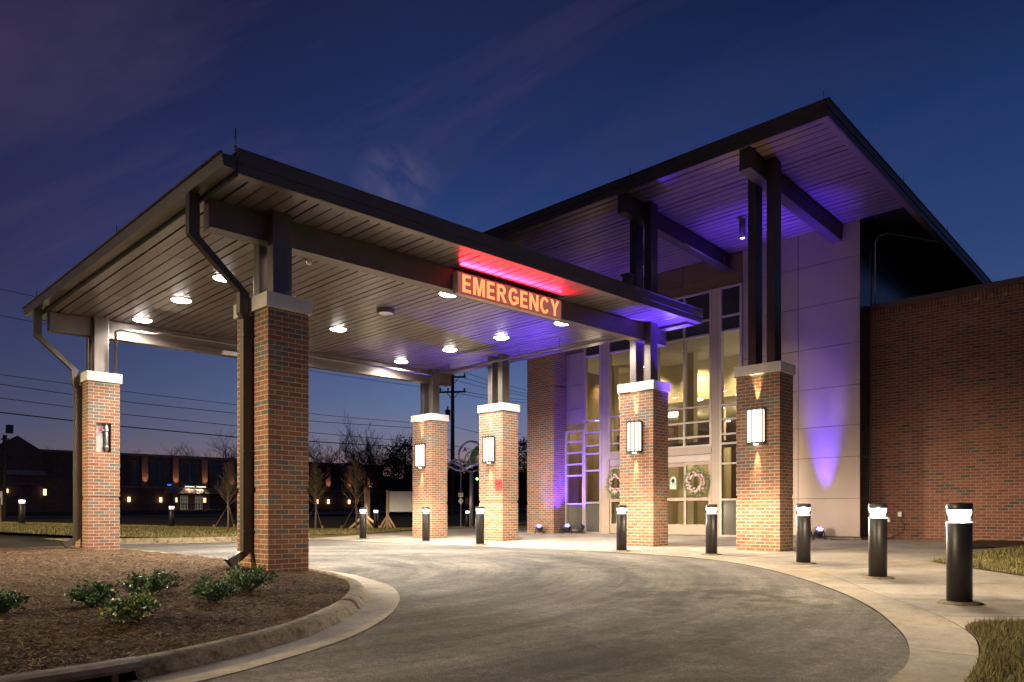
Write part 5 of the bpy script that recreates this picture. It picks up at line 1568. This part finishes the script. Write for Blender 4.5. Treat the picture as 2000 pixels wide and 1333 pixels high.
pier_px = [283, 343, 400, 452, 520, 578, 640.5, 682, 722]
for p in pier_px:
    s = s_of(p); obld('brick_pier', M['off_pier'], [(s-.33, s+.33, -.12, .248, 3.1, H-.02), (s-.2, s+.2, -.14, -.121, H-.5, H-.25)])
win = [s_of(p) for p in [245]+pier_px+[748]]
for a, b_ in zip(win[:-1], win[1:]):
    f = obld('window_band', M['off_trim'], [(a+.6, b_-.6, .2, .247, 3.35, 3.42), (a+.6, b_-.6, .2, .247, H-.6, H-.53), ((a+b_)/2-.04, (a+b_)/2+.04, .2, .247, 3.42, H-.6)])
    obld('pane', M['off_glass'], [(a+.6, (a+b_)/2-.041, .21, .246, 3.421, H-.601), ((a+b_)/2+.041, b_-.6, .21, .246, 3.421, H-.601)], f)
for p in (252, 314, 344, 400, 470, 530, 619.5, 641.5, 682, 702.5):
    s = s_of(p); obld('wall_lamp', M['far_lamp'], [(s-.12, s+.12, -.1, .1, 1.3, 1.85)])
e0, e1 = s_of(322), s_of(432)
obld('entry_canopy', M['off_trim'], [(e0, e1, -1.2, .24, 2.35, 2.9)])
g0, g1 = s_of(352), s_of(397)
obld('entry_glazing', M['off_lit'], [(g0, (g0+g1)/2-.4, .15, .24, .35, 2.1), ((g0+g1)/2+.4, g1, .15, .24, .35, 2.1)])
mb_ = [(g0+k*(g1-g0)/14-.03, g0+k*(g1-g0)/14+.03, .08, .149, .3, 2.1) for k in range(15)]+[(g0, g1, .085, .14, .3+.42*k, .36+.42*k) for k in range(5)]
obld('glazing_bars', M['off_glass'], mb_)
obld('entry_pier', M['off_pier'], [((g0+g1)/2-.35, (g0+g1)/2+.35, -.1, .149, 0, 2.3), (g0-.75, g0-.1, -.1, .24, 0, 2.3), (g1+.1, g1+.75, -.1, .24, 0, 2.3)])
obld('blue_light', m_emit('far_blue_glow', (.05, .2, 1), 1.2), [(s_of(328), s_of(335), .05, .19, 3.3, 3.45)])
l0, l1 = s_of(354), s_of(394)
obld('sign_lamp', m_emit('sign_lamp_glow', (1, .8, .6), 2.5), [(l0, (l0+l1)/2-.12, -1.6, -1.5, 3.12, 3.2), ((l0+l1)/2+.12, l1, -1.6, -1.5, 3.12, 3.2)])
q = fit_text('DISCOVER YOU!', (l1-l0)*.95, .36, name='sign_lettering', mat_=M['joint'], parent=of, loc=((l0+l1)/2, -1.26, 2.62), rot=(math.pi/2, 0, 0), offset=.012, ext=.02)
def owl(s, y, z, pw, tgt, ang):
    wp = lambda a: Vector((A.x, A.y, .8))+ux*a[0]+uy*a[1]+Vector((0, 0, a[2]))
    lamp('SPOT', wp((s, y, z)), pw, (1, .68, .46), wp(tgt), .05, ang, .8)
for p in pier_px:
    s = s_of(p); owl(s, -.55, 3.15, 75, (s, -.05, 5.2), 60)
owl((l0*3+l1)/4, -1.55, 3.1, 400, ((l0*3+l1)/4, -1.2, 2.5), 130); owl((l0+l1*3)/4, -1.55, 3.1, 400, ((l0+l1*3)/4, -1.2, 2.5), 130)
# gabled block at far left
k0, k1 = s_of(-40), s_of(80)
gb_ = bpy.data.objects.new('gabled_building', None); COL.objects.link(gb_); gb_.location = (A.x, A.y, .8); gb_.rotation_euler = (0, 0, rzb)
tag(gb_, 'dark gabled office block with a long dim sign board at the far left', 'building'); WLOC[gb_.name] = Vector((0, 0, 0))
mb = MB(); km = s_of(31)
for yy in (-1.5, -.0):
    pass
fr = [(k0, -1.5, -1), (k1, -1.5, -1), (k1, -1.5, H-.1), (km, -1.5, H+1.45), (k0, -1.5, H-.5)]
bk = [(p[0], .2, p[2]) for p in fr]
mb.v = fr+bk; mb.f = [(0, 1, 2, 3, 4), (9, 8, 7, 6, 5)]+[(i, (i+1) % 5+0, (i+1) % 5+5, i+5)[::-1] for i in range(5)]; mb.sm = [False]*7
o = mb.build('wall', M['off_brick'], None); o.parent = gb_
obld('sign_board', M['off_trim'], [(s_of(9), s_of(84), -1.75, -1.52, 4.0, 4.5)], gb_)
obld('canopy_edge', M['off_trim'], [(s_of(24), s_of(71), -1.9, -1.55, 3.0, 3.1)], gb_)
obld('wall_lamp', M['far_lamp'], [(s_of(83.3)-.13, s_of(83.3)+.13, -1.75, -1.55, 1.9, 2.55)], gb_)
obld('door_lamp', M['far_lamp'], [(s_of(11)-.07, s_of(11)+.07, -1.75, -1.55, 2.1, 2.5)], gb_)
# dark iron fence in front of the offices
fn = bpy.data.objects.new('iron_fence', None); COL.objects.link(fn); fn.location = (A.x, A.y, .8); fn.rotation_euler = (0, 0, rzb)
tag(fn, 'dark picket fence in front of the offices across the street', 'fence'); WLOC[fn.name] = Vector((0, 0, 0))
obld('rail', M['black'], [(2, sR-2, -8.06, -8.02, .9, .95), (2, sR-2, -8.06, -8.02, .1, .15)], fn)
obld('picket', M['black'], [(2+k*.35, 2.03+k*.35, -8.055, -8.025, -.6, 1.05) for k in range(int((sR-4)/.35))], fn)['kind'] = 'stuff'
# white notice at the far left edge
b = on(1, 40)
t = thing('notice_board', b, 'pale notice board at the extreme left edge', 'sign')
mb = MB(); c = dep(-3, 973, 40); face_quad(mb, c, .22, .36); mb.build('panel', M['white'], t)
mb = MB(); mb.bar(b, (b[0], b[1], c.z), .07); mb.build('post', M['wood'], t)

# ------------------------------------------------------------------ sky, sun, camera
w = bpy.data.worlds.new('World'); SC.world = w; w.use_nodes = True
nt = w.node_tree; nt.nodes.clear()
def N(typ, **kw):
    x = nt.nodes.new('ShaderNode'+typ)
    for k, v in kw.items(): setattr(x, k, v)
    return x
def lin(c): return tuple(((v/255)/12.92 if v/255 <= .04045 else ((v/255+.055)/1.055)**2.4) for v in c)+(1,)
co = N('TexCoord'); sep = N('SeparateXYZ'); nt.links.new(co.outputs['Generated'], sep.inputs[0])
def MT(op, a, b=None, c=None):
    x = N('Math', operation=op)
    for i, v in enumerate((a, b, c)):
        if v is None: continue
        if isinstance(v, (int, float)): x.inputs[i].default_value = v
        else: nt.links.new(v, x.inputs[i])
    return x.outputs[0]
def RAMP(fac, stops):
    r = N('ValToRGB'); cr = r.color_ramp
    while len(cr.elements) < len(stops): cr.elements.new(.5)
    for e, (p, c) in zip(cr.elements, stops): e.position = p; e.color = c
    nt.links.new(fac, r.inputs[0]); return r.outputs[0]
def MIX(f, a, b, bt='MIX'):
    x = N('Mix', data_type='RGBA', blend_type=bt)
    for sck, v in ((x.inputs[0], f), (x.inputs[6], a), (x.inputs[7], b)):
        if isinstance(v, (int, float)): sck.default_value = v
        elif isinstance(v, tuple): sck.default_value = v
        else: nt.links.new(v, sck)
    return x.outputs[2]
el = sep.outputs['Z']
az = MT('ADD', MT('MULTIPLY', sep.outputs['X'], RT[0]), MT('MULTIPLY', sep.outputs['Y'], RT[1]))   # -1 left .. +1 right of the view
left = RAMP(el, [(0, lin((104, 72, 70))), (.055, lin((98, 84, 94))), (.10, lin((76, 80, 106))), (.17, lin((58, 65, 100))), (.28, lin((44, 46, 86))), (.42, lin((36, 36, 72))), (.54, lin((20, 21, 46))), (1, lin((14, 14, 34)))])
mid = RAMP(el, [(0, lin((192, 122, 98))), (.05, lin((162, 124, 118))), (.09, lin((122, 120, 142))), (.145, lin((92, 112, 152))), (.23, lin((66, 88, 142))), (.33, lin((44, 66, 120))), (.45, lin((32, 48, 96))), (.6, lin((27, 33, 68))), (1, lin((18, 22, 48)))])
right = RAMP(el, [(0, lin((120, 110, 128))), (.08, lin((84, 100, 140))), (.18, lin((58, 82, 132))), (.30, lin((42, 66, 114))), (.42, lin((28, 52, 102))), (.55, lin((18, 32, 70))), (1, lin((14, 24, 54)))])
f1 = N('MapRange', clamp=True); nt.links.new(az, f1.inputs[0]); f1.inputs[1].default_value = -.55; f1.inputs[2].default_value = -.12
f2 = N('MapRange', clamp=True); nt.links.new(az, f2.inputs[0]); f2.inputs[1].default_value = -.02; f2.inputs[2].default_value = .40
sky = MIX(f2.outputs[0], MIX(f1.outputs[0], left, mid), right)
# thin dusk clouds drawn out along one direction
def unit(v):
    v = Vector(v); return v.normalized()
c1_, c2_ = unit(ray(1000, 60)), unit(ray(300, 480))
ax_s = (c2_-c1_).normalized(); ax_m = (c1_+c2_).normalized(); ax_n = ax_s.cross(ax_m).normalized()
def DOT(v):
    x = N('VectorMath', operation='DOT_PRODUCT'); nt.links.new(co.outputs['Generated'], x.inputs[0]); x.inputs[1].default_value = v; return x.outputs['Value']
mp = N('CombineXYZ'); nt.links.new(MT('MULTIPLY', DOT(ax_s), 1.3), mp.inputs[0]); nt.links.new(MT('MULTIPLY', DOT(ax_n), 5.5), mp.inputs[1]); nt.links.new(DOT(ax_m), mp.inputs[2])
nz = N('TexNoise'); nz.inputs['Scale'].default_value = 1.1; nz.inputs['Detail'].default_value = 7; nz.inputs['Roughness'].default_value = .62; nz.inputs['Distortion'].default_value = .5
nt.links.new(mp.outputs[0], nz.inputs[0])
cl = RAMP(nz.outputs[0], [(.46, (0, 0, 0, 1)), (.78, (1, 1, 1, 1))])
fade = N('MapRange', clamp=True); nt.links.new(az, fade.inputs[0]); fade.inputs[1].default_value = .45; fade.inputs[2].default_value = -.1; fade.inputs[3].default_value = .08; fade.inputs[4].default_value = .45
lowf = N('MapRange', clamp=True); nt.links.new(el, lowf.inputs[0]); lowf.inputs[1].default_value = .1; lowf.inputs[2].default_value = .3; lowf.inputs[3].default_value = .25
sky = MIX(MT('MULTIPLY', MT('MULTIPLY', cl, fade.outputs[0]), lowf.outputs[0]), sky, lin((88, 72, 100)))
# one bright wisp left by the last light
wd = unit(ray(775, 372)); wm = N('MapRange', clamp=True); nt.links.new(DOT(wd), wm.inputs[0]); wm.inputs[1].default_value = math.cos(math.radians(3.4)); wm.inputs[2].default_value = math.cos(math.radians(.8))
w_s = (unit(ray(810, 405))-unit(ray(750, 345))).normalized(); w_n = w_s.cross(wd).normalized()
wc = N('CombineXYZ'); nt.links.new(MT('MULTIPLY', DOT(w_s), 9), wc.inputs[0]); nt.links.new(MT('MULTIPLY', DOT(w_n), 18), wc.inputs[1])
wn = N('TexNoise'); wn.inputs['Scale'].default_value = 1.0; wn.inputs['Detail'].default_value = 6; wn.inputs['Distortion'].default_value = .8; nt.links.new(wc.outputs[0], wn.inputs[0])
sky = MIX(MT('MULTIPLY', MT('MULTIPLY', wm.outputs[0], RAMP(wn.outputs[0], [(.42, (0, 0, 0, 1)), (.72, (1, 1, 1, 1))])), .55), sky, lin((120, 108, 136)))
# below the horizon the air is dark
hz_ = N('MapRange', clamp=True); nt.links.new(el, hz_.inputs[0]); hz_.inputs[1].default_value = -.03; hz_.inputs[2].default_value = .0
sky = MIX(hz_.outputs[0], lin((24, 20, 24)), sky)
# faint physical twilight on top
nish = N('TexSky', sky_type='NISHITA'); nish.sun_disc = False; nish.sun_elevation = math.radians(-4.0); nish.sun_rotation = math.radians(35)
sky = MIX(.02, sky, nish.outputs[0], 'ADD')
bg = N('Background'); nt.links.new(sky, bg.inputs[0]); bg.inputs[1].default_value = 1.0
wo = N('OutputWorld'); nt.links.new(bg.outputs[0], wo.inputs[0])

# pole lamp of the car park that lights the island, the column flank and the wing wall
LP = (-24.0, 6.0, 5.3)
t = thing('parking_lamp', (LP[0], LP[1], g(LP[0])), 'tall cut-off car park lamp standing outside the picture at left', 'street lamp')
mb = MB(); mb.tube([(LP[0]-.9, LP[1], g(LP[0])-.2), (LP[0]-.9, LP[1], LP[2]+.1)], [.09, .06], 12); mb.bar((LP[0]-.9, LP[1], LP[2]+.1), (LP[0]-.2, LP[1], LP[2]+.1), .06); mb.build('pole', M['bollard'], t)
mb = MB(); mb.box(LP[0]-.3, LP[0]+.3, LP[1]-.2, LP[1]+.2, LP[2]+.03, LP[2]+.16); mb.build('head', M['bollard'], t, bevel=.02)
mb = MB(); mb.box(LP[0]-.22, LP[0]+.22, LP[1]-.14, LP[1]+.14, LP[2]+.015, LP[2]+.029); mb.build('lens', M['sconce_glow'], t)
lamp('SPOT', LP, 40000, (1, .80, .48), (LP[0], LP[1], 0), .4, 177, .12)
t2 = copy_tree(t); t2.location = (-13, 15, .0); t2['label'] = 'second car park lamp standing outside the picture beyond the far lawn'
lamp('SPOT', (-13, 15, 7.5), 5200, (1, .78, .42), (-13, 15, 0), .3, 172, .3)

cam = bpy.data.cameras.new('camera'); cam.sensor_width = 36; cam.lens = FPX/2000*36; cam.shift_y = (HZ-666.5)/2000; cam.clip_end = 3000; cam.clip_start = .05
cob = bpy.data.objects.new('camera', cam); COL.objects.link(cob)
cob.location = CAM; cob.rotation_euler = (math.pi/2, 0, -math.asin(FW[0]))
SC.camera = cob
SC.view_settings.view_transform = 'Standard'; SC.view_settings.look = 'None'; SC.view_settings.exposure = 0; SC.view_settings.gamma = 1
SC.render.resolution_x = 1024; SC.render.resolution_y = 682
cy = SC.cycles
cy.use_denoising = True; cy.max_bounces = 6; cy.diffuse_bounces = 3; cy.glossy_bounces = 3; cy.transparent_max_bounces = 12; cy.transmission_bounces = 4
cy.sample_clamp_indirect = 4.0; cy.caustics_reflective = False; cy.caustics_refractive = False
